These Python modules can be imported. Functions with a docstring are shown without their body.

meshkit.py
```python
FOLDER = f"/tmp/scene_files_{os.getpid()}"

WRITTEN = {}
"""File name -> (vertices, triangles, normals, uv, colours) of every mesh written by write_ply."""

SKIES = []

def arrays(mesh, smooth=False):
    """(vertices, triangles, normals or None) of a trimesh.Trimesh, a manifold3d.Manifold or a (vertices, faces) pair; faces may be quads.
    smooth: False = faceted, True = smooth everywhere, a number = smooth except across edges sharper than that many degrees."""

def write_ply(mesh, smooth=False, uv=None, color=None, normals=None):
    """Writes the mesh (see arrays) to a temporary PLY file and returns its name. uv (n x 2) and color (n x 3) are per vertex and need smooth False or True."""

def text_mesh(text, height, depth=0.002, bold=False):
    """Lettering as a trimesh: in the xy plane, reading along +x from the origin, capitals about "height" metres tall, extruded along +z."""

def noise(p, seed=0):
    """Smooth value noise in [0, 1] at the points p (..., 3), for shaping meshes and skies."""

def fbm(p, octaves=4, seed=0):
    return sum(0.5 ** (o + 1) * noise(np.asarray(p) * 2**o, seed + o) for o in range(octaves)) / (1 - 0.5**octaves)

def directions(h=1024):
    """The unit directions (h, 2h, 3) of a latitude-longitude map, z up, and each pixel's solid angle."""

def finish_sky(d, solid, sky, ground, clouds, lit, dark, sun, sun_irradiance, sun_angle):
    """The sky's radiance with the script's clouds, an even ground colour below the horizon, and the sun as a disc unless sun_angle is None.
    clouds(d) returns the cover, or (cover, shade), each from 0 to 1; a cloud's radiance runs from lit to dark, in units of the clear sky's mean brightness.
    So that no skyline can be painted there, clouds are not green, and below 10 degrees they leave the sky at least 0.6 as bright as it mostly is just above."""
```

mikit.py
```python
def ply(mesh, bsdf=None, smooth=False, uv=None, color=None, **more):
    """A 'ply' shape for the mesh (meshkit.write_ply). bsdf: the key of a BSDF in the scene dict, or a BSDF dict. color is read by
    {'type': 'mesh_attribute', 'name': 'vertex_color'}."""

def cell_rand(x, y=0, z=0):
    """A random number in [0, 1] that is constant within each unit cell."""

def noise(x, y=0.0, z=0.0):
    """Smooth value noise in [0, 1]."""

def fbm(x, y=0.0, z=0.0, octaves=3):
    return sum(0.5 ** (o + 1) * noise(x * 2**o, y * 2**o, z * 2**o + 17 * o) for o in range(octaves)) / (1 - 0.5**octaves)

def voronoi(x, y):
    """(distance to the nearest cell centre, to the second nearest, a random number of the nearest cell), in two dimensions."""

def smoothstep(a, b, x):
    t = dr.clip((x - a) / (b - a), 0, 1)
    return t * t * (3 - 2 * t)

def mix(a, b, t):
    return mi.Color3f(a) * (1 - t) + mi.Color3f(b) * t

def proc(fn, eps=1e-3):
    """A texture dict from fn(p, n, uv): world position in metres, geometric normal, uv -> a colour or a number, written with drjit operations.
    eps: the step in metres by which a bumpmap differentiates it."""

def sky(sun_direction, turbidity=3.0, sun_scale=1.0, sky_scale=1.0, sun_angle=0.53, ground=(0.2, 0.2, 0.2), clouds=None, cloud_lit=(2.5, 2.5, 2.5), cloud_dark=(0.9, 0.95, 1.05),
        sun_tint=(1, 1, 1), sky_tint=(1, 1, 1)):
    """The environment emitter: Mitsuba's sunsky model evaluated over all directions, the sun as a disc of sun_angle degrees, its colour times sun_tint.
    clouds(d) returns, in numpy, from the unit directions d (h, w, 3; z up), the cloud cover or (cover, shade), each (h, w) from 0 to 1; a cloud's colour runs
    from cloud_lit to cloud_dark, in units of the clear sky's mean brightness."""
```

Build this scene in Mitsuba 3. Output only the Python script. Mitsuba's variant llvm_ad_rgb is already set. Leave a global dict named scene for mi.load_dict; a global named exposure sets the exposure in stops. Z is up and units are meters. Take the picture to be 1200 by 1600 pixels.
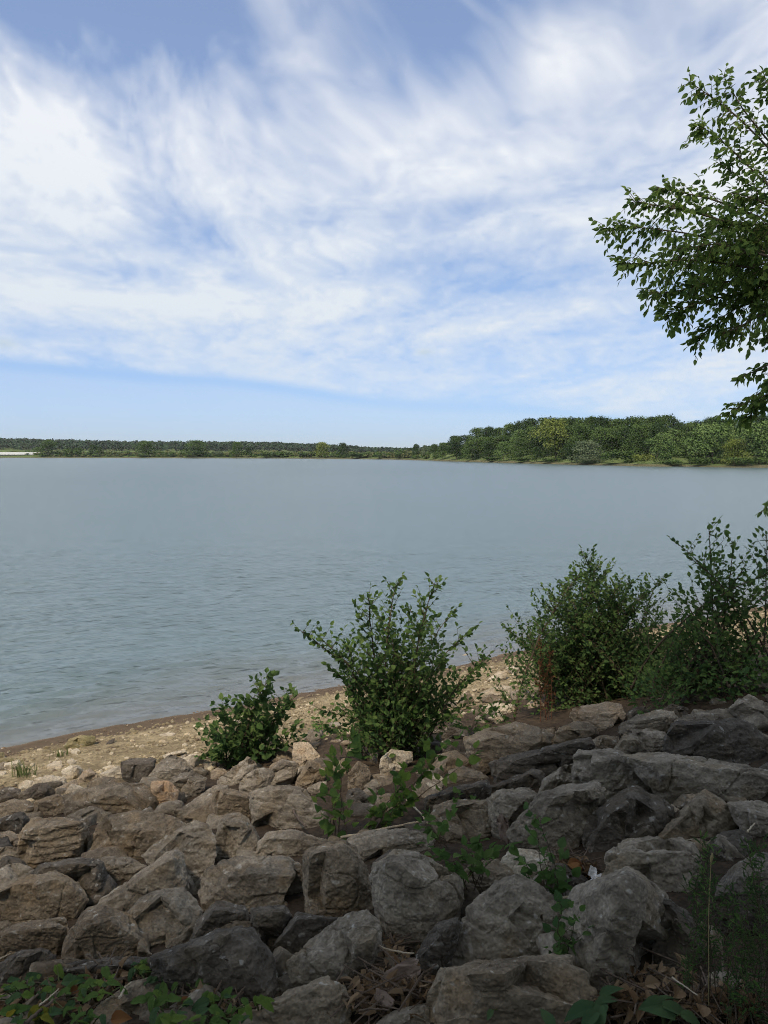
import math
import numpy as np, trimesh, drjit as dr, mitsuba as mi, manifold3d as m3
import mikit, meshkit
from mikit import proc, noise, fbm, smoothstep, mix

# ------------------------------------------------------------------ camera, sky, exposure
CAM = np.array([0.0, 0.0, 3.2]); PITCH = math.atan(92 / 1244); FOC = 1244.0     # photo pixels (1200 x 1600)
T = mi.ScalarTransform4f
FW = np.array([0, math.cos(PITCH), -math.sin(PITCH)]); UP = np.array([0, math.sin(PITCH), math.cos(PITCH)]); RT = np.array([1.0, 0, 0])
scene, labels = {}, {}
scene['camera'] = {'type': 'perspective', 'fov_axis': 'y', 'fov': 2 * math.degrees(math.atan(800 / FOC)), 'near_clip': 0.05, 'far_clip': 9000.0,
                   'to_world': T().look_at(origin=CAM.tolist(), target=(CAM + FW).tolist(), up=[0, 0, 1])}
exposure = 1.85
HAZE = 0.00007
SUN = np.array([-0.30, -0.46, 0.83])


def sky_clouds(d):
    az = np.degrees(np.arctan2(d[..., 0], d[..., 1])); el = np.degrees(np.arcsin(np.clip(d[..., 2], -1, 1)))
    q = d[..., :2] / (np.maximum(d[..., 2:3], 0.0) + 0.06)
    # high ice-cloud veil: fibres stretched along the wind, roughly away from the camera
    a = math.radians(8); qx = q[..., 0] * math.cos(a) + q[..., 1] * math.sin(a); qy = -q[..., 0] * math.sin(a) + q[..., 1] * math.cos(a)
    one = np.ones_like(qx)
    warp = meshkit.fbm(np.stack([qx * 0.9, qy * 0.5, one * 3.1], -1)) - 0.5
    big = meshkit.fbm(np.stack([qx * 0.9 + warp, qy * 0.40 + warp, one], -1))
    fib = meshkit.fbm(np.stack([qx * 3.2 + 3.4 * warp, qy * 1.05 + 2.4 * warp, one * 7], -1))
    fine = meshkit.fbm(np.stack([qx * 9 + 10 * warp + 1.5 * big, qy * 4.4 + 8 * warp, one * 11], -1))
    wisp = meshkit.fbm(np.stack([qx * 24 + 24 * warp + 7 * fib, qy * 14 + 18 * warp + 8 * fib, one * 5], -1))
    rip = meshkit.fbm(np.stack([az * 0.05 + 2 * warp, el * 0.55 - az * 0.03, one * 2], -1))
    c = 0.76 + 1.0 * (big - 0.5) + 0.85 * (fib - 0.5) + 0.55 * (fine - 0.5) + 0.40 * (wisp - 0.5) + 0.16 * np.exp(-((el - 18) / 7) ** 2)
    # where the veil is thick or thin (azimuth, elevation, widths, amount), in degrees
    for a0, e0, wa, we, k in PATCHES:
        c = c + k * np.exp(-((az - a0) / wa) ** 2 - ((el - e0) / we) ** 2)
    low = np.exp(-((el - 13) / 7) ** 2)
    c = c + low * (0.7 * (rip - 0.5) + 0.05)
    c = c - 0.12 * smooth01(el, 20, 34)
    cover = 0.14 + 0.80 * np.clip((c - 0.18) / 1.0, 0, 1) ** 1.15
    edge = 6.3 - 0.085 * (az + 26) + 1.2 * (meshkit.noise(np.stack([az * 0.10, one, one], -1)) - 0.5)
    cover = (cover * (0.10 + 0.90 * smooth01(el, edge - 0.1, edge + 0.7)) + 0.22 * smooth01(-el, -edge, -edge + 0.8)) * (0.72 + 0.28 * smooth01(el, edge, edge + 5))
    # one small grey puff over the lake
    puff = np.exp(-((az - 2.9) / 0.55) ** 2 - ((el - 7.1) / 0.22) ** 2) + np.exp(-((az + 25.3) / 1.0) ** 2 - ((el - 7.0) / 0.35) ** 2)
    shade = np.clip(0.42 - 0.35 * smooth01(el, 10, 24) + 0.22 * (big - 0.5) + 0.6 * puff, 0, 1)
    cover = np.clip(cover + 0.3 * puff, 0, 0.97)
    return cover, shade


def smooth01(x, a, b):
    t = np.clip((x - a) / (b - a), 0, 1)
    return t * t * (3 - 2 * t)


PATCHES = [(-23, 29, 7, 5, -.85), (-13.5, 29.5, 4, 4, -.50), (2, 30, 5, 4.5, -.50), (5, 26, 5, 3, -.30), (-10, 26.5, 3, 2.5, -.25), (13, 30, 4, 4, -.22), (-26, 27, 5, 3, -.3),
           (-21, 19, 12, 3.5, .26), (-8, 31, 2.2, 4, .42), (-6, 25.5, 3, 1.7, .40), (11.8, 25, 3.6, 2.2, .55), (2, 20, 12, 4, .40), (22, 30, 7, 6, .2), (-24, 24, 7, 3, .05),
           (11, 11.3, 5, .9, -.30), (19, 10.8, 5, .9, -.26), (-19, 16.5, 3.2, 1.2, -.16), (-13, 14.5, 5, 1.0, -.14), (-16, 10, 9, 1.6, .25), (22, 15, 6, 4, .3)]
scene['sky'] = mikit.sky(SUN.tolist(), turbidity=3.5, sun_scale=0.62, sun_angle=5.0, sky_scale=1.0, clouds=sky_clouds,
                         cloud_lit=(2.5, 2.55, 2.62), cloud_dark=(1.6, 1.85, 2.05), sky_tint=(0.92, 0.99, 1.09))


# ------------------------------------------------------------------ helpers
def ray(x, y):
    d = FW + (x - 600) / FOC * RT - (y - 800) / FOC * UP            # depth along the view axis is 1
    return d


def at(x, y, depth):
    return CAM + ray(x, y) * depth


SHORE0 = np.array([-4.03, 8.35]); SDIR = np.array([0.829, 0.558]); SN = np.array([-0.558, 0.829])
_PS = np.array([-70, -40, -20, -14, -11, -9.5, -8, -6.9, -5, -3, -1.5, 0, 3, 10, 20, 60, 400, 5000.0])
_PZ = np.array([4.2, 3.2, 2.35, 2.0, 1.78, 1.65, 1.55, 1.40, 0.98, 0.52, 0.25, 0, -0.24, -0.85, -1.8, -3, -4, -4.0])


def shore_s(X, Y):
    return (X - SHORE0[0]) * SN[0] + (Y - SHORE0[1]) * SN[1] + 0.07 * np.sin(X * 0.9 + 1.0) + 0.05 * np.sin(X * 2.3)


def ground_z(X, Y):
    X, Y = np.asarray(X, float), np.asarray(Y, float)
    s = shore_s(X, Y)
    z = 0.5 * np.interp(s - 0.25, _PS, _PZ) + 0.5 * np.interp(s + 0.25, _PS, _PZ)
    z = z + 0.22 * np.exp(-((X - 3.6) / 2.2) ** 2 - ((Y - 6.0) / 1.3) ** 2)
    return z


def ground_hit(x, y, lift=0.0):
    d = ray(x, y)
    t = np.concatenate([np.linspace(1.2, 30, 3000)])
    p = CAM[None] + d[None] * t[:, None]
    below = p[:, 2] < ground_z(p[:, 0], p[:, 1]) + lift
    i = int(np.argmax(below)) if below.any() else len(t) - 1
    return p[i], t[i]


_taken = {}


def key_for(name, parent=None):
    base = f'{parent}__{name}' if parent else name
    n = _taken.get(base, -1) + 1
    _taken[base] = n
    return base if n == 0 else f'{base}_{n:03d}'


def say(key, label=None, category=None, group=None, kind=None):
    e = {k: v for k, v in (('label', label), ('category', category), ('group', group), ('kind', kind)) if v}
    if e:
        labels[key] = {**labels.get(key, {}), **e}


def add(name, mesh, mat, parent=None, smooth=False, label=None, category=None, group=None, kind=None, **more):
    key = key_for(name, parent)
    scene[key] = mesh if isinstance(mesh, dict) else mikit.ply(mesh, mat, smooth=smooth, **more)
    say(key, label, category, group, kind)
    return key


def thing(name, label, category, group=None):
    key = key_for(name); say(key, label, category, group)
    return key


def tube(points, radii, sides=6):
    p = np.asarray(points, float); n = len(p)
    t = np.gradient(p, axis=0); t /= np.linalg.norm(t, axis=1, keepdims=True) + 1e-12
    a = np.cross(t, [0.31, 0.17, 0.93]); a /= np.linalg.norm(a, axis=1, keepdims=True) + 1e-12
    b = np.cross(t, a); ang = np.arange(sides) * 2 * np.pi / sides
    r = np.broadcast_to(np.asarray(radii, float), (n,))[:, None, None]
    v = (p[:, None] + r * (np.cos(ang)[None, :, None] * a[:, None] + np.sin(ang)[None, :, None] * b[:, None])).reshape(-1, 3)
    i, j = np.meshgrid(np.arange(n - 1), np.arange(sides), indexing='ij')
    q = np.stack([i * sides + j, i * sides + (j + 1) % sides, (i + 1) * sides + (j + 1) % sides, (i + 1) * sides + j], -1).reshape(-1, 4)
    f = np.vstack([q[:, [0, 1, 2]], q[:, [0, 2, 3]]])
    c0, c1 = len(v), len(v) + 1
    v = np.vstack([v, p[:1], p[-1:]]); k = np.arange(sides)
    f = np.vstack([f, np.stack([k * 0 + c0, (k + 1) % sides, k], 1), np.stack([k * 0 + c1, (n - 1) * sides + k, (n - 1) * sides + (k + 1) % sides], 1)])
    return v, f


def join(parts):
    vs, fs, o = [], [], 0
    for v, f in parts:
        vs.append(v); fs.append(np.asarray(f) + o); o += len(v)
    return np.vstack(vs), np.vstack(fs)


def grid_faces(n, m):
    i, j = np.meshgrid(np.arange(n - 1), np.arange(m - 1), indexing='ij'); a = (i * m + j).ravel()
    return np.vstack([np.stack([a, a + m, a + m + 1], 1), np.stack([a, a + m + 1, a + 1], 1)])


def box(c, s):
    m = trimesh.creation.box(extents=s); m.apply_translation(c)
    return np.array(m.vertices), np.array(m.faces)


def rgb(*c):
    return {'type': 'rgb', 'value': list(c)}


# ------------------------------------------------------------------ materials
def matte(key, color, rough=0.9, bump=None, scale=1.0, spec=0.25, eps=0.002):
    b = {'type': 'principled', 'base_color': color if isinstance(color, dict) else rgb(*color), 'roughness': rough, 'specular': spec}
    if bump is not None:
        b = {'type': 'bumpmap', 'arbitrary': {**proc(bump, eps=eps)}, 'scale': scale, 'bsdf': b}
    scene[key] = {'type': 'twosided', 'bsdf': b}


def rock_color(base, light, dark, stain):
    def fn(p, n, uv):
        a = fbm(p.x * 5.0 + 3, p.y * 5.0, p.z * 6.0, 3)
        b = fbm(p.x * 26, p.y * 26, p.z * 34, 3)
        c = noise(p.x * 120, p.y * 120, p.z * 120)
        e = fbm(p.x * 9 + 40, p.y * 9, p.z * 9, 2)
        col = mix(dark, light, smoothstep(0.25, 0.75, 0.55 * a + 0.45 * b))
        col = mix(col, base, 0.35)
        col = mix(col, stain, 0.55 * smoothstep(0.55, 0.75, e))
        col = mix(col, [0.42, 0.41, 0.37], 0.55 * smoothstep(0.72, 0.86, noise(p.x * 46, p.y * 46, p.z * 46)) * smoothstep(0.45, 0.65, b))
        return col * (0.70 + 0.60 * c) * (0.82 + 0.36 * a)
    return proc(fn)


def rock_bump(p, n, uv):
    a = fbm(p.x * 22, p.y * 22, p.z * 30, 4)
    r = 1 - dr.abs(2 * fbm(p.x * 11 + 9, p.y * 11, p.z * 16, 3) - 1)
    return 0.013 * a + 0.010 * r * r + 0.0035 * noise(p.x * 170, p.y * 170, p.z * 170)


matte('mat_rock_grey', rock_color([.190, .164, .126], [.310, .276, .222], [.078, .066, .051], [.185, .144, .092]), bump=rock_bump)
matte('mat_rock_brown', rock_color([.170, .138, .099], [.270, .226, .165], [.074, .059, .042], [.205, .150, .088]), bump=rock_bump)
matte('mat_rock_dark', rock_color([.088, .076, .061], [.150, .133, .109], [.036, .031, .026], [.095, .077, .053]), bump=rock_bump)
matte('mat_rock_tan', rock_color([.30, .245, .178], [.39, .325, .245], [.19, .155, .113], [.32, .235, .15]), bump=rock_bump)
matte('mat_rock_orange', rock_color([.32, .235, .155], [.41, .315, .22], [.21, .152, .10], [.35, .225, .125]), bump=rock_bump)
matte('mat_rock_pale', rock_color([.39, .345, .265], [.49, .445, .355], [.25, .215, .16], [.36, .285, .185]), bump=rock_bump)
matte('mat_rock_olive', rock_color([.20, .17, .09], [.27, .23, .13], [.11, .10, .06], [.16, .15, .07]), bump=rock_bump)


def shore_field(p):
    return (p.x - float(SHORE0[0])) * float(SN[0]) + (p.y - float(SHORE0[1])) * float(SN[1]) + 0.07 * dr.sin(p.x * 0.9 + 1.0) + 0.05 * dr.sin(p.x * 2.3)


def ground_color(p, n, uv):
    s = shore_field(p)
    a = fbm(p.x * 3, p.y * 3, 1.0, 3); b = fbm(p.x * 24, p.y * 24, 5.0, 3); c = noise(p.x * 80, p.y * 80, p.z * 80)
    sand = mix([.134, .108, .064], [.26, .217, .136], smoothstep(.3, .7, .5 * a + .5 * b)) * (.72 + .56 * c)
    wet = mix([.070, .053, .036], [.105, .080, .055], b)
    soil = mix([.026, .019, .013], [.062, .046, .031], b) * (.6 + .8 * c)
    col = mix(sand, wet, smoothstep(-.50, -.30, s + .2 * (a - .5)))
    bed = mix([.20, .165, .115], [.11, .10, .08], smoothstep(.3, 5, s))
    col = mix(col, bed, smoothstep(.0, .3, s))
    return mix(col, soil, smoothstep(-2.1, -2.9, s + .9 * (a - .5)) * smoothstep(17, 15, s * 0 + p.y))


def ground_bump(p, n, uv):
    return 0.02 * fbm(p.x * 16, p.y * 16, 2.0, 4) + 0.006 * noise(p.x * 90, p.y * 90, 0)


matte('mat_ground', proc(ground_color), bump=ground_bump, rough=0.95)

# ------------------------------------------------------------------ ground: the bank, the beach and the lake bed, one sheet
def build_ground():
    xs = np.concatenate([np.linspace(-90, -9, 40)[:-1], np.linspace(-9, 12, 260), np.linspace(12, 110, 48)[1:]])
    ys = np.concatenate([np.linspace(-60, -1, 30)[:-1], np.linspace(-1, 19, 250), np.linspace(19, 150, 50)[1:]])
    X, Y = np.meshgrid(xs, ys, indexing='ij')
    Z = ground_z(X, Y)
    P = np.stack([X, Y, Z], -1)
    land = smooth01(-shore_s(X, Y), 0.0, 3.0)
    Z = Z + 0.10 * land * (meshkit.fbm(P * 2.1) - .5) + 0.05 * (meshkit.fbm(P * 6.3) - .5) * (0.25 + .75 * land)
    v = np.stack([X, Y, Z], -1).reshape(-1, 3)
    add('ground', (v, grid_faces(len(xs), len(ys))[:, ::-1]), 'mat_ground', smooth=True, kind='structure',
        label='brown soil bank sloping to a tan gravel beach')


build_ground()

# ------------------------------------------------------------------ the lake
def water_color(p, n, uv):
    s = shore_field(p)
    return mix([.160, .156, .142], [.128, .184, .196], smoothstep(-.6, 3.6, s + 1.2 * fbm(p.x * .4, p.y * .4, 0, 2)))


def water_bump(p, n, uv):
    u = p.x * float(SDIR[0]) + p.y * float(SDIR[1]); w = p.x * float(SN[0]) + p.y * float(SN[1])
    gust = 0.45 + 1.1 * fbm(p.x * .035, p.y * .02, 3.0, 3)
    h = 0.030 * noise(u * 1.9, w * 5.0, 1.0) + 0.022 * noise(u * 4.6 + .8 * w, w * 10, 2.0) + 0.011 * noise(u * 12 - w, w * 22 + u, 3.0) + 0.06 * noise(p.x * .33, p.y * .9, 4.0)
    return h * gust


scene['mat_water_deep'] = {'type': 'bumpmap', 'arbitrary': proc(water_bump, eps=0.01), 'scale': 1.0,
                           'bsdf': {'type': 'roughplastic', 'int_ior': 1.33, 'alpha': 0.07, 'diffuse_reflectance': proc(water_color), 'distribution': 'ggx'}}


def build_water():
    r = np.concatenate([np.geomspace(6.0, 75, 400), np.geomspace(75, 900, 60)[1:], [1500, 2500, 3600]])
    a = np.radians(np.concatenate([np.linspace(-180, -33, 50)[:-1], np.linspace(-33, 33, 420), np.linspace(33, 180, 50)[1:]]))
    R, A = np.meshgrid(r, a, indexing='ij')
    X, Y = R * np.sin(A), R * np.cos(A)
    s = shore_s(X, Y); u = X * SDIR[0] + Y * SDIR[1]
    one = np.ones_like(X)
    w = s + 0.5 * (meshkit.fbm(np.stack([X * .35, Y * .35, one], -1)) - .5) * 2
    amp = meshkit.fbm(np.stack([u * .55, w * .9, one * 4], -1)) ** 1.5 * 2.2
    amp2 = meshkit.fbm(np.stack([u * .8, w * 1.6, one * 9], -1)) ** 1.5 * 2.2
    rot = 0.33; w2 = w * math.cos(rot) + u * math.sin(rot)
    crest = lambda ph: 1 - np.abs(np.sin(ph)) ** 0.8 * 1.0
    Z = 0.019 * amp * (crest(w * 2 * np.pi / .95) - .4) + 0.015 * amp2 * (crest(w2 * 2 * np.pi / .52 + 1) - .4) + 0.026 * (meshkit.fbm(np.stack([u * 1.5, w * 4.2, one * 2], -1)) - .5)
    Z = Z * (1 + 1.0 * smooth01(15 - R, 0, 6)) * smooth01(42 - R, 0, 26) * (0.35 + .65 * smooth01(s, .0, 1.2))
    v = np.stack([X, Y, Z], -1).reshape(-1, 3)
    f = grid_faces(len(r), len(a))
    add('lake_water', (v, f[:, ::-1]), 'mat_water_deep', smooth=True, kind='structure', label='grey-blue rippled lake water')


build_water()

# ------------------------------------------------------------------ the far shore
FS_X = np.array([-900, -200, 0, 200, 400, 560, 640, 690, 740, 800, 900, 1000, 1200, 1400, 2200.0])
FS_D = np.array([600, 560, 545, 520, 480, 430, 372, 318, 285, 255, 217, 193, 175, 168, 160.0])
HILL_X = np.array([-900, -200, 0, 100, 200, 300, 400, 480, 540, 600, 680, 760, 1200, 2200.0])
HILL_Z = np.array([18, 18, 17.5, 15, 11.5, 11, 11, 7.5, 3, 1, 1, 3, 6, 6.0])


def far_shore_dist(px):
    return np.interp(px, FS_X, FS_D) + 5 * (meshkit.noise(np.stack([np.asarray(px, float) * .03] + [np.ones_like(np.asarray(px, float))] * 2, -1)) - .5)


def far_z(px, D):
    e = D - far_shore_dist(px)
    right = smooth01(px, 640, 760)
    z = np.where(e < 0, e * .08, 0.55 * smooth01(e, 0, 3) + (1.3 + 1.2 * right) * smooth01(e, 4, 22 + 10 * right))
    z = z + np.interp(px, HILL_X, HILL_Z) * smooth01(D, 750, 1450) * (1 - right) + 5.5 * right * smooth01(e, 25, 150)
    return np.maximum(z, -3)


def far_pt(px, D):
    X, Y = (px - 600) / FOC * D, D + 0 * px
    return X, Y


def far_color(p, n, uv):
    a = fbm(p.x * .12, p.y * .12, 0, 3); b = fbm(p.x * .8, p.y * .8, 3, 3)
    mud = mix([.070, .070, .042], [.115, .110, .068], b)
    reed = mix([.050, .080, .028], [.095, .120, .050], b)
    return mix(mud, reed, smoothstep(.30, .75, p.z + .7 * (a - .5)))


matte('mat_far_land', proc(far_color), rough=1.0, spec=0.0)


def build_far_land():
    px = np.concatenate([np.linspace(-900, -150, 30)[:-1], np.linspace(-150, 1350, 500), np.linspace(1350, 2200, 30)[1:]])
    e = np.concatenate([[-14, -7, -3, -1.5, -.6, 0, .5, 1, 1.6, 2.3, 3, 4, 5.5, 7.5, 10, 13, 17, 22, 28, 36, 48, 65, 90, 130, 190, 260, 340, 430, 530, 650, 800, 1000, 1250, 1600, 1900, 2300, 2800]])
    PX, E = np.meshgrid(px, e, indexing='ij')
    D = far_shore_dist(PX) + E
    X, Y = far_pt(PX, D)
    Z = far_z(PX, D) + .25 * (meshkit.noise(np.stack([X * .3, Y * .3, X * 0], -1)) - .5) * (E > 0)
    v = np.stack([X, Y, Z], -1).reshape(-1, 3)
    add('far_shore', (v, grid_faces(len(px), len(e))), 'mat_far_land', smooth=True, kind='structure', label='low far bank of mud and reeds along the lake')


build_far_land()


def leaf_color(a, b, seed=0.0, f=1.0):
    def fn(p, n, uv):
        t = fbm(p.x * f + seed, p.y * f, p.z * f, 2)
        return mix(a, b, smoothstep(.25, .75, t))
    return proc(fn)


def leafy(key, a, b, f=.5, trans=0.35, rough=.6, spec=.25):
    scene[key] = {'type': 'principledthin', 'base_color': leaf_color(a, b, len(scene) * 1.7, f), 'roughness': rough, 'diff_trans': trans * 2, 'spec_trans': 0.0, 'eta': 1.4}


FAR = ['mat_far_leaf_dark', 'mat_far_leaf_mid', 'mat_far_leaf_light', 'mat_far_leaf_grey', 'mat_far_leaf_yellow']
for k, a, b in zip(FAR, ([.034, .062, .024], [.062, .104, .034], [.098, .160, .052], [.105, .145, .080], [.145, .185, .045]), ([.056, .092, .034], [.094, .146, .048], [.142, .208, .072], [.158, .200, .112], [.195, .235, .07])):
    matte(k, leaf_color(a, b, len(scene) * 1.3, .35), rough=1.0, spec=0.0)
matte('mat_hill_leaf', leaf_color([.034, .060, .036], [.050, .084, .046], 3.0, .02), rough=1.0, spec=0.0)
matte('mat_scrub', leaf_color([.10, .125, .050], [.17, .175, .085], 5.0, .2), rough=1.0, spec=0.0)
matte('mat_far_bark', (.10, .08, .06))


def clump_mesh(rng, lobes, n, size, flat=.75):
    """n small leafy faces spread over the lobes (centre, radii): clumps with gaps between."""
    lobes = np.array(lobes, float)
    area = lobes[:, 3] * lobes[:, 4] + lobes[:, 5] * lobes[:, 3]
    li = rng.choice(len(lobes), n, p=area / area.sum())
    d = rng.normal(size=(n, 3)); d /= np.linalg.norm(d, axis=1, keepdims=True)
    d[:, 2] = np.where((d[:, 2] < -.35) & (rng.random(n) < .7), -d[:, 2], d[:, 2])
    rad = 1 - .45 * rng.random(n) ** 2 + .12 * rng.normal(size=n)
    c = lobes[li, :3] + d * lobes[li, 3:6] * rad[:, None]
    nn = d + flat * rng.normal(size=(n, 3)); nn /= np.linalg.norm(nn, axis=1, keepdims=True)
    t = np.cross(nn, rng.normal(size=(n, 3))); t /= np.linalg.norm(t, axis=1, keepdims=True) + 1e-9
    b = np.cross(nn, t)
    s = size * (.55 + .9 * rng.random(n))[:, None]
    v = np.stack([c - t * s, c + b * s * .62 + nn * s * .15, c + t * s * 1.1, c - b * s * .62 + nn * s * .15], 1).reshape(-1, 3)
    k = np.arange(n) * 4
    return v, np.vstack([np.stack([k, k + 1, k + 2], 1), np.stack([k, k + 2, k + 3], 1)])


def crown_lobes(rng, nl, tall=1.0, low=.12):
    """A unit tree (height 1): lobes of a broadleaf crown."""
    out = []
    for i in range(nl):
        h = low + (1 - low) * (i + .5) / nl
        reach = .40 * math.sin(math.pi * min(1, .22 + .70 * h)) + .02
        a = rng.random() * 6.28
        r = (.12 + .10 * rng.random())
        rr = reach * (.25 + .75 * rng.random())
        out.append((math.cos(a) * rr, math.sin(a) * rr, min(h, 1 - r * .8), r * 1.05, r * 1.05, r * .85))
    out += [(0, 0, .5, .24, .24, .36), (.03, -.04, .80, .13, .13, .17)]
    return out


_rng = np.random.default_rng(11)
CROWN = []
for i in range(7):
    CROWN.append(mikit.ply(clump_mesh(_rng, crown_lobes(_rng, 22 + 3 * (i % 3), low=(.10, .16, .05)[i % 3]), 4200, .021), FAR[0]))
SHRUB = []
for i in range(3):
    lob = [(x, y, .34 + .3 * _rng.random(), .2 + .12 * _rng.random(), .2, .26 + .1 * _rng.random()) for x, y in zip(np.linspace(-.35, .35, 8) + .08 * _rng.normal(size=8), .25 * _rng.normal(size=8))]
    SHRUB.append(mikit.ply(clump_mesh(_rng, lob, 1500, .04), FAR[0]))
_trunk = tube([[0, 0, -.06], [.006, 0, .25], [-.01, .01, .55], [0, 0, .8]], [.022, .016, .011, .004], 6)
_tr = [_trunk]
for a in (0.3, 2.2, 4.1):
    _tr.append(tube([[0, 0, .3 + .04 * a], [.1 * math.cos(a), .1 * math.sin(a), .48 + .04 * a], [.2 * math.cos(a), .2 * math.sin(a), .56 + .05 * a]], [.010, .007, .003], 5))
TRUNK = mikit.ply(join(_tr), 'mat_far_bark')


def far_tree(px, top, depth_in, width, mat, label, group=None, shrub=False, name='tree', variant=None, y_base=None, category='tree'):
    """px, top: where the tree stands and how high it reaches; depth_in: metres behind the waterline."""
    D = float(far_shore_dist(px)) + depth_in
    X, Y = far_pt(px, D); zb = float(far_z(np.float64(px), np.float64(D)))
    H = (708 - top) / FOC * D + CAM[2] - zb
    W = width / FOC * D
    h = (int(px * 7.3) + int(top * 3.1))
    src = SHRUB if shrub else CROWN
    i = h % len(src) if variant is None else variant
    k = thing(name, label, category, group)
    sx = W / (.95 if shrub else .80)
    tw = T().translate([X, Y, zb]).rotate([0, 0, 1], (h * 37) % 360 if not shrub else 8 * (h % 5)).scale([sx, sx, H])
    scene[k + '__crown'] = {**src[i], 'bsdf': {'type': 'ref', 'id': mat}, 'to_world': tw}
    if not shrub:
        scene[k + '__trunk'] = {**TRUNK, 'to_world': T().translate([X, Y, zb]).rotate([0, 0, 1], h % 360).scale([H * .9, H * .9, H])}
    return k


D_, M_, L_, G_, Y_ = FAR
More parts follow.
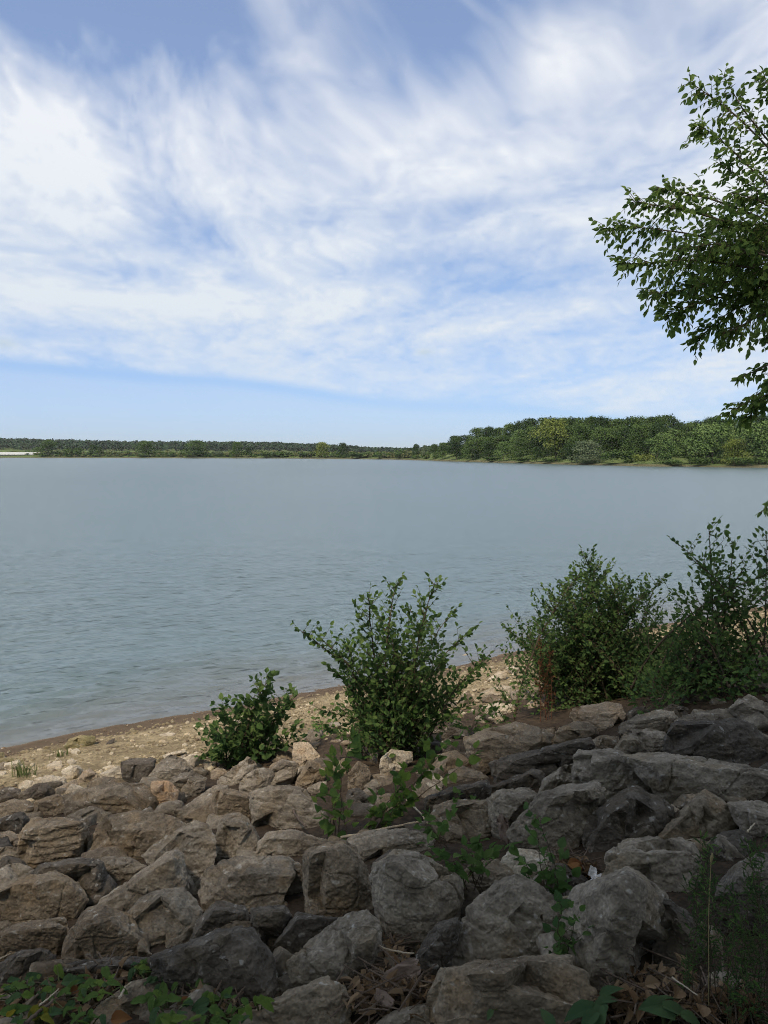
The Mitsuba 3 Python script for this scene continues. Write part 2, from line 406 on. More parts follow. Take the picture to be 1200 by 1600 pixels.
# single trees along the low far bank, left to right
for a in [(78, 689.5, 12, 34, M_, 'dense rounded tree beside the end of the white bridge'),
          (118, 698, 9, 26, M_, 'low leafy clump just right of the tree at the bridge end', True),
          (146, 696.5, 10, 13, D_, 'slim dark tree between the bridge-end tree and the first mid-shore tree'),
          (157, 700, 10, 11, D_, 'small round dark bush-like tree right of the slim dark tree'),
          (228, 690.5, 8, 34, M_, 'rounded tree at the far waterline, second large one from the bridge'),
          (309, 689.5, 8, 39, M_, 'widest rounded tree on the low far bank, third large one from the bridge'),
          (371, 692, 10, 19, M_, 'tree with narrow crown right of the widest far-bank tree'),
          (389, 700, 12, 10, D_, 'small dark tree close right of the narrow-crowned far tree'),
          (266, 705.5, 6, 18, M_, 'low bush at the waterline between two large far-bank trees', True),
          (342, 703, 8, 14, G_, 'small greyish bush right of the widest far-bank tree', True),
          (436, 705, 8, 44, M_, 'long low hedge of bushes right of middle on the far bank', True),
          (480, 706, 5, 22, D_, 'low dark bush left of the yellow-green far tree', True),
          (504, 692.5, 8, 24, Y_, 'yellow-green open-crowned tree near the right end of the far bank'),
          (536, 693.5, 8, 17, D_, 'dark bluish tree standing right of the yellow-green one'),
          (566, 707, 6, 36, D_, 'low bush mass near the tip of the far bank', True),
          (602, 708, 8, 30, M_, 'low bush at the narrow tip of the far bank', True),
          (632, 706.5, 8, 26, D_, 'low dark bush left of the thin sparse trees', True),
          (649, 695.5, 8, 15, D_, 'thin sparse tree standing apart left of the wood'),
          (663, 697, 8, 10, G_, 'second thin sparse tree between the lone tree and the wood')]:
    far_tree(a[0], a[1] - (1.5 if len(a) < 7 else 0), a[2], a[3], a[4], a[5], 'trees and bushes along the low far bank', shrub=len(a) > 6, name='bush' if len(a) > 6 else 'tree', category='bush' if len(a) > 6 else 'tree')
# the wood on the right: its edge, nearest the water
for a in [(678, 694, 6, 18, M_, 'leftmost tree of the wood, small and bushy'),
          (692, 692, 7, 20, M_, 'small tree second from the left end of the wood'),
          (713, 683, 7, 27, D_, 'dark round tree at the left shoulder of the wood'),
          (737, 688, 6, 26, M_, 'mid-green tree right of the dark shoulder tree at the wood edge'),
          (763, 689, 6, 24, D_, 'dark narrow edge tree left of the pale-topped sapling'),
          (786, 690, 4, 28, L_, 'bright green smaller tree low on the left part of the wood edge'),
          (812, 683, 6, 28, M_, 'mid-green tree left of the big light-crowned tree'),
          (838, 698, 4, 22, M_, 'short tree at the foot of the big light-crowned tree'),
          (868, 655.5, 9, 60, Y_, 'big light yellow-green tree rising to the top of the wood left of centre'),
          (893, 694, 4, 28, D_, 'dark short edge tree right of the big light tree'),
          (917, 689, 4, 50, G_, 'grey-green willowy tree at the water edge of the wood'),
          (1035, 677, 6, 46, L_, 'round lit tree standing out in front of the dark wood'),
          (1076, 683, 6, 36, M_, 'mid-green edge tree between the round lit tree and the large pale crown'),
          (1112, 661, 8, 74, L_, 'large pale-crowned tree in the right part of the wood'),
          (1146, 686, 5, 40, Y_, 'yellow-green edge tree right of the large pale crown'),
          (1185, 659, 7, 66, L_, 'large light tree at the right border of the picture'),
          (1240, 664, 7, 60, M_, 'edge tree just beyond the right border of the picture')]:
    far_tree(a[0], a[1], a[2], a[3], a[4], a[5], 'trees along the edge of the wood')
for a in [(925, 713, 2, 36, G_, 'low grey-green shrub under the willowy tree'), (968, 702, 4, 50, M_, 'broad low shrub right of the willowy tree'), (1004, 707, 3, 26, Y_, 'small yellowish shrub left of the round lit tree'),
          (860, 714, 2, 26, M_, 'low shrub below the big light tree'), (1100, 712, 2, 34, M_, 'low dark shrub below the large pale crown'), (1165, 712, 2, 44, M_, 'low shrub at the waterline near the right border'), (770, 713, 2, 24, D_, 'low dark shrub on the left wood edge'),
          (815, 714, 2, 26, M_, 'low shrub between the bright edge tree and the big light tree'), (1050, 718, 1.5, 30, L_, 'ankle-high bright shrub below the round lit tree')]:
    far_tree(a[0], a[1], a[2], a[3], a[4], a[5], 'shrubs along the edge of the wood', shrub=True, name='shrub', category='shrub')
# the crowded canopy behind
_rng = np.random.default_rng(5)
TOPS = [(700, 694), (712, 682), (725, 680), (745, 672), (765, 668), (780, 668), (797, 664), (812, 659), (830, 657), (850, 656), (865, 654), (880, 655), (895, 655), (905, 652), (920, 650), (935, 652), (950, 656), (970, 654), (985, 652),
        (1000, 652), (1015, 650), (1030, 651), (1042, 650), (1060, 657), (1075, 660), (1090, 659), (1108, 653), (1125, 656), (1140, 655), (1155, 650), (1175, 648), (1195, 648), (1225, 650)]
for x, y in TOPS:
    far_tree(x + 2 * _rng.normal(), y + 1.7 * _rng.normal(), 38 + 16 * _rng.random(), 30 + 13 * _rng.random(), (D_, D_, M_)[int(_rng.integers(3))], 'dark broadleaf tree in the crowded canopy of the wood', 'canopy trees of the wood')
for x in np.arange(718, 1215, 15.5):
    y = np.interp(x, [t[0] for t in TOPS], [t[1] for t in TOPS]) + 9 + 12 * _rng.random()
    far_tree(x + 3 * _rng.normal(), y, 17 + 14 * _rng.random(), 34 + 14 * _rng.random(), (D_, M_, M_, D_, L_)[int(_rng.integers(5))], 'dark broadleaf tree in the crowded canopy of the wood', 'canopy trees of the wood')

for x in np.arange(1235, 1640, 23):
    far_tree(x, 650 + 4 * _rng.normal(), 30 + 12 * _rng.random(), 42 + 10 * _rng.random(), (D_, M_)[int(_rng.integers(2))], 'tree of the wood beyond the right border of the picture', 'trees of the wood beyond the picture')
    far_tree(x + 9, 672 + 6 * _rng.normal(), 10 + 6 * _rng.random(), 42 + 12 * _rng.random(), (M_, L_)[int(_rng.integers(2))], 'tree of the wood beyond the right border of the picture', 'trees of the wood beyond the picture')

# scrub along the far bank and the forest on the far hills: masses
def mass(name, spots, n, size, mat, label, seed):
    rng = np.random.default_rng(seed); parts = []
    for X, Y, z, H, W in spots:
        lob = [(X + W * .3 * rng.normal() * .5, Y + W * .3 * rng.normal() * .5, z + H * (.35 + .35 * rng.random()), W * .42, W * .42, H * .34) for _ in range(4)]
        parts.append(clump_mesh(rng, lob, n, size))
    add(name, join(parts), mat, label=label, category='forest' if 'forest' in name else 'scrub', kind='stuff')


_rng = np.random.default_rng(21); sp = [[], []]
for x in np.arange(-160, 668, 2.6):
    for k in range(4):
        D = float(far_shore_dist(x)) + (5 + 16 * _rng.random() + (45 * _rng.random() if k > 1 else 0) if x > 66 else 16 + 45 * _rng.random()); X, Y = far_pt(x + _rng.normal(), D)
        h = (0.9 + 1.5 * _rng.random()) * (1.6 if _rng.random() < .10 else 1)
        sp[int(_rng.integers(2))].append((X, Y, float(far_z(np.float64(x), np.float64(D))), h, h * 1.5))
mass('shoreline_scrub', sp[0], 34, .6, M_, 'low green scrub along the far bank', 1)
mass('shoreline_scrub', sp[1], 34, .6, 'mat_scrub', 'paler grassy scrub along the far bank', 2)
sp = []
for i in range(3400):
    x = _rng.uniform(-260, 700); D = 1000 + 900 * _rng.random() ** 1.1
    X, Y = far_pt(x, D)
    sp.append((X, Y, float(far_z(np.float64(x), np.float64(D))), (8 + 3 * _rng.random()) * (1 if x < 560 else .8), 12 + 5 * _rng.random()))
mass('hill_forest', sp, 44, 2.0, 'mat_hill_leaf', 'dark forest covering the low hills beyond the far bank', 3)

# ------------------------------------------------------------------ the bridge
matte('mat_bridge_white', (.82, .82, .80), rough=.6)
matte('mat_bridge_concrete', (.30, .29, .27))


def build_bridge():
    k = thing('road_bridge', 'white low road bridge at the far left shore', 'bridge')
    D = 556.0
    def seg(x0, x1, z0, z1, d0, d1):
        X0, X1 = (x0 - 600) / FOC * D, (x1 - 600) / FOC * D
        return box([(X0 + X1) / 2, D + (d0 + d1) / 2, (z0 + z1) / 2], [X1 - X0, d1 - d0, z1 - z0])
    add('deck', seg(-420, 57, 2.05, 2.5, 0, 9), 'mat_bridge_concrete', k)
    add('girder', seg(-420, 56, 1.2, 2.05, .8, 8.2), 'mat_bridge_concrete', k)
    for d in (-.06, 8.86):
        add('parapet', seg(-420, 58, 2.15, 3.95, d, d + .3), 'mat_bridge_white', k)
    for x in (24, -60, -144, -228, -312, -396):
        p = thing_part = key_for('pier', k)
        scene[p] = mikit.ply(join([seg(x - 6, x + 6, .75, 1.2, .5, 8.5)] + [tube([[(x + o - 600) / FOC * D, D + dd, -3], [(x + o - 600) / FOC * D, D + dd, .76]], [.28, .28], 8) for o in (-4.5, 0, 4.5) for dd in (1, 8)]), 'mat_bridge_concrete')
    add('abutment', seg(54, 70, -.6, 2.3, .4, 8.6), 'mat_bridge_concrete', k)


build_bridge()
matte('mat_hut_white', (.72, .72, .70)); matte('mat_hut_roof', (.35, .36, .37))

# ------------------------------------------------------------------ the riprap boulders
def add_noise(v, n, size, rng, rough=1.0):
    o = rng.random(3) * 50
    p = v / size
    low = meshkit.fbm(p * 1.5 + o) - .5
    rid = 1 - np.abs(2 * meshkit.fbm(p * np.array([3.1, 3.1, 4.6]) + o * 1.3) - 1)
    crack = 1 - np.abs(2 * meshkit.noise(p * np.array([1.7, 1.7, 2.3]) + o * .7 + .35 * low[:, None]) - 1)
    bed = unit(np.array([.35, .25, 1.0]) * rng.normal(size=3) + [0, 0, .8])                     # the bedding of this stone
    h = (p @ bed) * rng.uniform(5, 9) + 2.2 * meshkit.fbm(p * 2.2 + o * .5)
    ledge = h - np.floor(h); ledge = np.where(ledge > .82, (1 - ledge) / .18, ledge / .82)
    bedded = .022 if rng.random() < .35 else .006
    fine = meshkit.fbm(v * 15 + o) - .5
    fine2 = 1 - np.abs(2 * meshkit.fbm(v * 34 + o) - 1)
    d = size * (.040 * low + .016 * (rid ** 2 - .5) + bedded * (ledge - .5) - .030 * smooth01(crack, .95, 1.0)) * rough + .026 * fine * min(1, size / .3) + .014 * (fine2 - .6)
    return v + n * d[:, None]


def unit(v):
    return v / (np.linalg.norm(v) + 1e-9)


def carve(pts, rng, edge, size, cuts=5, rough=1.0, soft=0):
    pts = np.asarray(pts, float)
    h = m3.Manifold.hull_points(pts)
    c = np.mean(pts, 0)
    for i in range(cuts):                                           # struck faces and broken corners
        d = rng.normal(size=3); d /= np.linalg.norm(d)
        reach = ((pts - c) @ d).max(); face = abs(d @ unit(c - CAM))
        h = h.trim_by_plane((-d).tolist(), float(-(reach * (.98 - .06 * face + (.13 * face + .02) * (rng.random() - 1)) + c @ d)))
    if size > .12:                                                  # angular pieces broken out of it
        for i in range(int(rng.integers(3, 6))):
            d = rng.normal(size=3) + .9 * unit(CAM - c); d /= np.linalg.norm(d)
            tip = c + d * ((pts - c) @ d).max() * .93
            e = np.linalg.qr(rng.normal(size=(3, 3)))[0] * size * rng.uniform(.16, .34)
            q = np.array([tip + a * e[0] + b * e[1] + g * e[2] for a in (-1, 1) for b in (-1, 1) for g in (-1, 1)]) + d * size * rng.uniform(.10, .22)
            h = h - m3.Manifold.hull_points(q)
        h = max(h.decompose(), key=lambda x: x.volume())
    m = h.refine_to_length(float(edge)).to_mesh()
    tm = trimesh.Trimesh(np.array(m.vert_properties[:, :3], float), np.array(m.tri_verts), process=True)
    sharp = np.array(tm.vertex_normals)
    if soft:
        trimesh.smoothing.filter_laplacian(tm, lamb=.5, iterations=soft)
    v = np.array(tm.vertices)
    return add_noise(v, sharp, size, rng, rough), np.array(tm.faces)


G, B, K, TN, PL, OL = 'mat_rock_grey', 'mat_rock_brown', 'mat_rock_dark', 'mat_rock_tan', 'mat_rock_pale', 'mat_rock_olive'


def rock(label, mat, outline, ridge='', top=.8, bulge=.22, thick=.55, lift=0.0, front=.16, name='boulder', group='boulders of the stone bank', rough=1.0, seed=None, edge_px=2.5, cuts=11, grow=1.045):
    o = np.array([[float(c) for c in q.split(',')] for q in outline.split()])
    r = np.array([[float(c) for c in q.split(',')] for q in ridge.split()]).reshape(-1, 2)
    rng = np.random.default_rng(int(abs(o.sum())) if seed is None else seed)
    cx, cy = o.mean(0); o = (o - [cx, cy]) * grow + [cx, cy]; y0, y1 = o[:, 1].min(), o[:, 1].max()
    base, D = ground_hit(cx, y1 - .06 * (y1 - y0), lift)
    ww = (o[:, 0].max() - o[:, 0].min()) / FOC * D; hh = (y1 - y0) / FOC * D; size = math.sqrt(ww * hh)
    t = (y1 - o[:, 1]) / (y1 - y0)
    dep = lambda t, k: D + k * min(hh, 1.1 * ww) * t
    pts = [at(x, y, dep(a, top)) for (x, y), a in zip(o, t)]
    for x, y in r:
        a = (y1 - y) / (y1 - y0); pts.append(at(x, y, dep(a, front)))
    if not len(r):                                                  # no edge seen: a rounded face
        for s in (.45, .7):
            for x, y in (o - [cx, cy]) * s + [cx, cy]:
                pts.append(at(x, y, dep((y1 - y) / (y1 - y0), top) - bulge * size * (1 - s ** 2)))
    back = [at((x - cx) * .8 + cx, (y - cy) * .8 + cy, dep(a, top) + thick * size * .9) for (x, y), a in zip(o, t)]
    low = [q - np.array([0, 0, .25 * hh]) for q, a in zip(pts[:len(o)], t) if a < .3]
    return add(name, carve(pts + back + low, rng, max(edge_px / FOC * D, size / 60), size, cuts, rough), mat, smooth=False, label=label, category='boulder' if name == 'boulder' else 'stone', group=group)


# left upper part of the bank, beside the beach
rock('light-topped blocky boulder left of centre with a shadowed underside', B, '37,1295 55,1280 98,1277 132,1284 137,1305 135,1332 100,1342 52,1358 32,1352 30,1325 33,1302', '40,1299 128,1287 125,1322 95,1332 46,1345', front=.12, thick=.8)
rock('long boulder with smooth pale top and dark overhung front, right of the blocky one', B, '152,1290 175,1276 212,1269 245,1272 272,1279 288,1290 275,1312 240,1332 218,1342 185,1342 140,1336 137,1315', '156,1297 215,1297 268,1300 165,1330 235,1322', front=.14, thick=.8)
rock('broad brown slab sloping left, below the dark block and the grey dome', B, '100,1245 140,1232 180,1226 222,1225 240,1237 250,1262 246,1276 215,1282 170,1280 140,1272 108,1270', '170,1240 240,1258 215,1274', top=1.0)
rock('rounded grey boulder at the back of the bank, above the orange stone', G, '232,1215 245,1195 268,1180 288,1187 298,1205 292,1222 276,1231 258,1228 237,1226', '250,1205 286,1200 272,1224')
rock('dark flat-faced block beside the rounded grey boulder at the beach edge', K, '191,1192 208,1186 243,1188 242,1205 238,1222 222,1232 194,1230', '193,1193 238,1191 205,1226', front=.05)
rock('small brown-grey stone wedged between the dark block and the grey dome', B, '200,1212 225,1205 236,1210 232,1220 220,1228 204,1226')
rock('orange-tan stone among grey boulders, left of centre', 'mat_rock_orange', '238,1222 265,1222 277,1235 274,1256 262,1268 250,1262 237,1242', '250,1232 265,1250', name='stone')
rock('pale tan stone with a dark right face near the beach', PL, '97,1205 110,1196 122,1197 131,1205 122,1220 107,1222 98,1214', '119,1200 121,1215', name='stone', front=.05)
rock('brownish-tan pyramid stone right of the pale tan one', TN, '122,1218 131,1206 140,1202 151,1210 150,1216 138,1226 125,1225', '138,1208 140,1222', name='stone')
rock('pale wedge stone behind the dark flat-faced block', PL, '155,1210 185,1197 192,1208 190,1222 165,1218', name='stone')
rock('low grey rounded rock in front of the tan pyramid stone', G, '136,1226 150,1216 175,1215 188,1220 186,1230 165,1240 143,1236')
rock('thin dark layered slab near the left border of the beach edge', K, '32,1240 55,1226 72,1225 90,1240 82,1248 62,1250 45,1252 32,1248', '50,1232 80,1240')
rock('small pale stone right above the thin dark slab', PL, '30,1226 40,1220 53,1221 58,1228 42,1234 31,1234', name='stone')
rock('cream lumpy stone behind the thin dark slab', PL, '54,1218 70,1212 100,1215 103,1222 88,1230 82,1234 60,1227', name='stone')
rock('sandy stone sloping between cream stones and the brown slab', TN, '88,1232 118,1218 121,1226 110,1236 95,1240 86,1236', name='stone')
rock('whitish stone just above the broad brown slab', PL, '101,1240 112,1226 128,1230 130,1236 120,1240 108,1242', name='stone')
rock('brown rock at the left border, just above the dark jagged one', B, '-6,1258 22,1250 45,1252 60,1262 58,1270 45,1280 25,1273 -6,1280')
rock('dark jagged rock at the left border, left of the light-topped blocky boulder', K, '-6,1284 32,1268 45,1280 40,1295 30,1306 -6,1300', '5,1282 36,1280')
rock('squat grey-brown rock above the light-topped blocky boulder', B, '55,1253 75,1246 92,1242 105,1258 100,1276 92,1279 70,1278 57,1270', '70,1258 96,1264')
rock('low dark rock at the left border, uppermost of the row there', K, '-6,1236 15,1230 32,1234 32,1248 15,1254 -6,1254')
rock('flat pale-grey rock behind the gap between the two large light-topped boulders', G, '106,1276 140,1261 160,1265 180,1276 162,1286 150,1293 140,1290 118,1288')
rock('tan low rock touching the left border left of the blocky boulder', TN, '-6,1304 15,1299 32,1307 31,1324 15,1326 -6,1322')
rock('grey low rock at the left border under the tan one', G, '-6,1326 15,1324 28,1326 28,1346 10,1356 -6,1342')
rock('light sandy-grey rock at the left border below the blocky boulder', G, '-8,1366 15,1352 30,1351 53,1362 48,1382 20,1395 -8,1400')
rock('almost black rough boulder under the light-topped blocky boulder', K, '45,1375 65,1352 82,1352 125,1342 150,1345 160,1352 167,1370 165,1392 150,1414 120,1420 80,1400', '70,1358 140,1352 150,1390')
rock('brown flat-faced rock in front of the almost black boulder at left', B, '-8,1442 -8,1386 37,1372 82,1365 120,1380 136,1407 104,1436 65,1446 20,1450', '5,1395 90,1378 125,1408 30,1436', thick=.4)
rock('small speckled light rock in the hollow left of the pointed leaning boulder', G, '150,1345 165,1340 201,1341 220,1352 228,1355 212,1370 175,1383 163,1380 158,1360', '168,1350 205,1356')
rock('pointed boulder leaning right with a sharp dark right face', G, '275,1328 284,1340 292,1375 288,1398 232,1428 195,1432 150,1424 160,1406 205,1376 250,1348', '266,1345 262,1390 225,1412', front=.22)
rock('large pale slab sloping towards the pointed leaning boulder', G, '225,1338 245,1320 275,1302 300,1284 322,1290 332,1310 337,1330 332,1352 315,1384 300,1400 285,1396 250,1360', top=1.05, bulge=.12)
rock('brown-grey rock near the top left with a rounded back, left of the tan pebble', G, '258,1225 280,1210 300,1207 322,1216 318,1232 298,1240 290,1250 262,1252')
# centre of the bank
rock('small tan rounded stone under the left leafy bush', TN, '330,1206 340,1200 352,1203 356,1209 343,1218 331,1218', name='stone')
rock('grey boulder climbing to a blunt point below the left leafy bush', G, '340,1220 362,1205 386,1184 400,1192 398,1202 378,1217 373,1230 360,1233 343,1230')
rock('knobbly grey boulder right of the blunt pointed one', G, '376,1220 398,1202 420,1202 428,1209 420,1226 392,1240 376,1236', '400,1212 415,1222')
rock('steep triangular grey boulder in the middle of the back row', G, '427,1200 440,1188 460,1192 470,1202 465,1216 452,1230 415,1232 424,1216', '445,1200 452,1226')
rock('beige rock lit from above between the two middle bushes', TN, '459,1162 480,1160 490,1176 500,1182 495,1190 480,1200 465,1196 458,1186')
rock('angular dark-sided rock right of the steep triangular boulder', B, '465,1218 480,1192 488,1188 505,1202 508,1215 500,1220 480,1230 462,1228', '484,1200 490,1220')
rock('small low grey rock under the angular dark-sided one', G, '480,1232 500,1222 510,1222 506,1235 488,1238')
rock('cracked dark-faced slab in the centre left, above the upright oval boulder', B, '331,1258 334,1240 340,1235 362,1235 390,1245 418,1250 416,1260 402,1272 388,1280 370,1272 355,1276 342,1284 337,1275', '341,1237 380,1247 412,1254', front=.04)
rock('pale sloping rock at the left of the cracked dark-faced slab', G, '280,1272 295,1257 318,1240 338,1228 355,1229 345,1240 334,1258 338,1275 342,1285 318,1282 296,1278', top=1.1, bulge=.1)
rock('large pale flat-topped boulder in the centre of the bank, left of the leafy seedling', G, '390,1242 420,1230 468,1229 488,1250 512,1280 505,1300 455,1296 420,1293 400,1288 405,1268', '408,1258 470,1248 500,1280', top=1.15, front=.6, thick=.5)
rock('upright oval boulder left of centre', G, '346,1282 360,1272 373,1271 386,1280 400,1302 404,1315 400,1335 380,1343 343,1340 336,1330 340,1302', '360,1285 380,1290 395,1315 352,1325')
rock('grey sloping rock in the centre, above the wide smooth-topped boulder', G, '402,1330 407,1315 420,1302 455,1298 492,1312 520,1315 505,1322 475,1333 475,1340 440,1343 405,1338', '418,1308 455,1306 482,1320', front=.2)
rock('wide smooth-topped boulder in the centre, left of the upright block', G, '315,1385 322,1362 340,1350 375,1340 440,1340 470,1350 480,1365 480,1388 470,1402 455,1418 400,1422 345,1418 318,1412', '340,1372 400,1366 455,1370 448,1408 350,1406', top=1.0, front=.3)
rock('upright rectangular block in the centre of the bank', B, '475,1335 490,1328 540,1318 552,1325 575,1370 582,1405 575,1428 540,1438 490,1432 482,1405 478,1370', '490,1337 533,1328 536,1430 494,1425', front=.05, thick=.7)
rock('beige leaning rock half hidden by the leafy sapling', B, '545,1207 560,1191 575,1198 580,1215 564,1235 545,1225')
rock('dark low rock under the arching shrub', K, '545,1235 560,1232 575,1245 580,1258 550,1270 540,1252')
rock('pale-topped rock with a dark front under the middle bush', PL, '595,1187 612,1172 642,1177 645,1187 625,1200 610,1210 595,1202', '598,1190 625,1197', front=.05)
rock('pale split rock right of the arching shrub', PL, '647,1240 652,1227 672,1225 690,1232 670,1245 650,1250', name='stone')
rock('whitish rounded rock behind the pale split one', PL, '670,1215 685,1211 696,1220 692,1231 678,1225', name='stone')
rock('light grey flat rock in the right centre, above the long dark low wedge', G, '698,1222 702,1205 722,1198 750,1207 764,1216 735,1227 720,1226 704,1225', '703,1210 740,1216')
rock('long dark low wedge of rock right of the arching shrub', K, '663,1252 670,1245 710,1231 760,1220 765,1230 762,1252 745,1256 715,1256 695,1252 685,1256 670,1282 664,1266', '672,1249 715,1237 758,1226', front=.05)
rock('large brown lumpy rock under the long dark low wedge', B, '672,1275 680,1260 700,1250 735,1252 760,1252 766,1290 756,1315 720,1320 700,1316 686,1300')
rock('upright grey rock left of the large angular one', G, '762,1250 778,1238 800,1236 825,1235 842,1242 836,1257 810,1282 792,1312 785,1315 772,1300 765,1280', '785,1246 815,1250 790,1300')
rock('pale slab beside the fallen stick', G, '535,1340 530,1328 545,1313 580,1299 632,1298 660,1300 675,1312 670,1330 645,1334 610,1336 590,1345 560,1345', '545,1326 600,1312 635,1310', top=1.1, front=.5)
rock('tall boulder just right of the upright rectangular block', G, '585,1352 620,1333 662,1335 682,1350 692,1365 722,1378 716,1422 702,1452 690,1478 650,1490 605,1478 597,1440 597,1400 580,1382', '612,1350 655,1375 658,1470 612,1462', front=.12, thick=.6)
rock('large sloping boulder lit on its left side, bottom centre right', G, '695,1514 700,1490 720,1455 735,1422 772,1382 805,1370 830,1379 859,1401 881,1423 899,1463 899,1498 862,1504 780,1510 740,1520', '748,1440 800,1392 850,1425 815,1480 745,1500', front=.55, top=.85)
rock('long flat boulder along the bottom right with a dark front', B, '682,1525 692,1517 735,1511 795,1508 860,1496 899,1500 915,1512 928,1545 935,1600 880,1622 700,1622 667,1602 668,1560 680,1540', '694,1530 740,1524 860,1520 915,1534', front=.03, thick=.5)
rock('thin upright wedge between the leaf litter and the large sloping boulder', K, '642,1512 665,1475 682,1447 717,1431 723,1438 702,1480 695,1515 684,1534 670,1556 655,1540 648,1525', '672,1480 700,1448 680,1510', front=.2)
rock('grey lumpy boulder with bright top at bottom centre', G, '450,1522 453,1502 470,1487 495,1465 520,1445 540,1432 575,1427 590,1440 594,1460 590,1492 575,1518 560,1538 530,1548 480,1558 455,1544', '458,1510 500,1502 538,1514 550,1488 586,1468', front=.25, top=.9)
rock('layered boulder left of the bright lumpy one', K, '419,1494 435,1480 452,1452 465,1426 497,1432 527,1437 512,1452 487,1480 470,1490 455,1506 432,1514 422,1504', '445,1480 468,1440 480,1470')
rock('square dark boulder under the right end of the wide smooth-topped one', K, '393,1421 445,1418 453,1432 442,1467 422,1486 412,1494 395,1472', '400,1428 440,1426 425,1470')
rock('dark boulder under the left end of the wide smooth-topped one', K, '310,1440 340,1411 392,1418 396,1452 380,1460 330,1470 295,1478', '335,1424 385,1428 350,1460')
rock('broad almost black boulder filling the bottom left centre', K, '232,1502 265,1485 300,1475 330,1463 375,1451 395,1453 415,1480 430,1507 442,1540 442,1565 400,1580 350,1565 300,1552 250,1540', '262,1500 380,1464 400,1500 410,1550 300,1530', thick=.4)
rock('pointed brown rock at the bottom edge left of the leaf litter', B, '355,1620 380,1592 400,1578 430,1570 460,1555 485,1537 512,1526 530,1540 540,1560 546,1587 542,1620', '420,1590 505,1540 520,1590', front=.4)
rock('small dark stone between the broad black and the bright lumpy boulder', K, '436,1530 452,1521 456,1536 472,1552 458,1562 442,1550', name='stone')
# lower left
rock('bright wrinkled boulder in the lower left, the palest there', G, '172,1457 195,1435 212,1422 230,1400 255,1391 282,1391 300,1405 312,1420 305,1445 290,1465 272,1480 250,1490 232,1492 210,1482 190,1472', '205,1440 255,1402 285,1420 262,1462 215,1464', top=1.1, front=.7)
rock('brownish boulder just left of the bright wrinkled one', B, '98,1504 105,1478 110,1458 125,1440 140,1422 160,1418 200,1432 182,1455 195,1475 234,1492 225,1504 170,1515 110,1512', '130,1445 165,1436 175,1480 125,1492')
rock('long level slab at the left border, above the corner boulder', B, '-8,1462 20,1446 50,1445 80,1441 100,1437 106,1452 100,1477 82,1490 57,1488 25,1495 -8,1502', '0,1460 50,1453 98,1447', front=.05)
rock('small light rock peeping over the long level slab at the left border', G, '-6,1442 10,1438 17,1445 10,1454 -6,1454', name='stone')
rock('dark rounded boulder in the bottom left corner above the leafy ground plants', K, '-8,1510 35,1487 65,1483 85,1495 88,1507 72,1528 68,1540 -8,1545', '30,1496 62,1492 60,1525')
rock('dark low rock behind the bottom left ground plants', K, '70,1530 100,1508 150,1500 210,1497 242,1497 235,1518 200,1540 120,1550 70,1545', '110,1516 220,1506')
rock('brown flat rock among the ground plants at the bottom edge', B, '145,1610 152,1580 165,1567 190,1552 205,1535 250,1530 290,1545 305,1567 302,1612', top=1.1, bulge=.1)
rock('grey stone in the ground plants at the bottom left corner', G, '-6,1558 25,1545 43,1560 36,1572 -6,1576', name='stone')
rock('pale rock at the bottom edge beside the leaf litter', G, '580,1612 600,1590 630,1578 667,1570 672,1612')
# right side
rock('flat-topped tan boulder on the crest under the right bush', TN, '891,1124 895,1107 945,1099 969,1102 976,1119 963,1136 936,1146 909,1132', '895,1112 940,1128 968,1118', front=.3, thick=.8)
rock('slab with dark underside just below the flat-topped tan boulder', B, '865,1151 873,1137 900,1129 927,1134 934,1149 912,1157 885,1167 867,1168', '870,1148 905,1142 928,1144', front=.05)
rock('knobbly grey rock right of the flat-topped tan boulder', G, '966,1140 972,1125 1002,1119 1032,1110 1050,1114 1060,1125 1050,1138 1032,1144 1008,1150 969,1152', '980,1132 1035,1120')
rock('small grey rock on the crest between the tan boulder and the right group', K, '977,1118 990,1105 1008,1105 1024,1113 1004,1124 984,1126', name='stone')
rock('rounded grey boulder in the centre of the right upper row', G, '958,1175 975,1149 999,1141 1026,1145 1041,1155 1038,1175 1014,1186 975,1184', '975,1160 1010,1152 1012,1178')
rock('big dark boulder on the crest at the right, largest of the upper row', K, '1037,1175 1044,1149 1056,1130 1089,1128 1110,1131 1140,1124 1176,1134 1194,1155 1198,1182 1185,1199 1158,1203 1125,1195 1095,1189 1066,1182', '1060,1138 1104,1134 1088,1160 1092,1184', front=.12, thick=.7)
rock('flat lighter boulder behind the big dark one on the crest', G, '1055,1130 1068,1119 1104,1111 1140,1108 1152,1113 1168,1122 1150,1136 1110,1138')
rock('smooth dark-grey boulder on the crest at the right border', G, '1138,1110 1152,1096 1170,1088 1185,1095 1208,1104 1208,1134 1179,1128 1150,1119', '1160,1100 1195,1112')
rock('small reddish-grey rock below the slab with dark underside', B, '922,1160 939,1150 966,1152 969,1164 957,1176 930,1174', name='stone')
rock('low dark rock under the bushes behind the knobbly grey rock', K, '1030,1114 1050,1101 1074,1107 1070,1125 1052,1130', name='stone')
rock('wide layered boulder right of the middle bush, below the sand gap', B, '727,1154 772,1139 805,1131 835,1136 862,1146 860,1169 825,1184 780,1195 772,1210 750,1210 742,1188', '745,1160 800,1146 850,1154 770,1186')
rock('dark craggy rock left of the wide layered boulder, under the middle bush', K, '690,1150 705,1138 728,1142 735,1165 738,1190 715,1195 695,1180')
rock('long layered slab lying level in the right centre', K, '769,1194 782,1186 852,1170 888,1166 921,1152 927,1166 899,1179 885,1190 852,1209 804,1213 780,1216', '776,1196 850,1180 915,1160', front=.05)
rock('wedge-shaped slab under the long level slab', K, '760,1235 800,1220 832,1202 850,1210 847,1232 800,1241 766,1243', '770,1233 830,1212', front=.05)
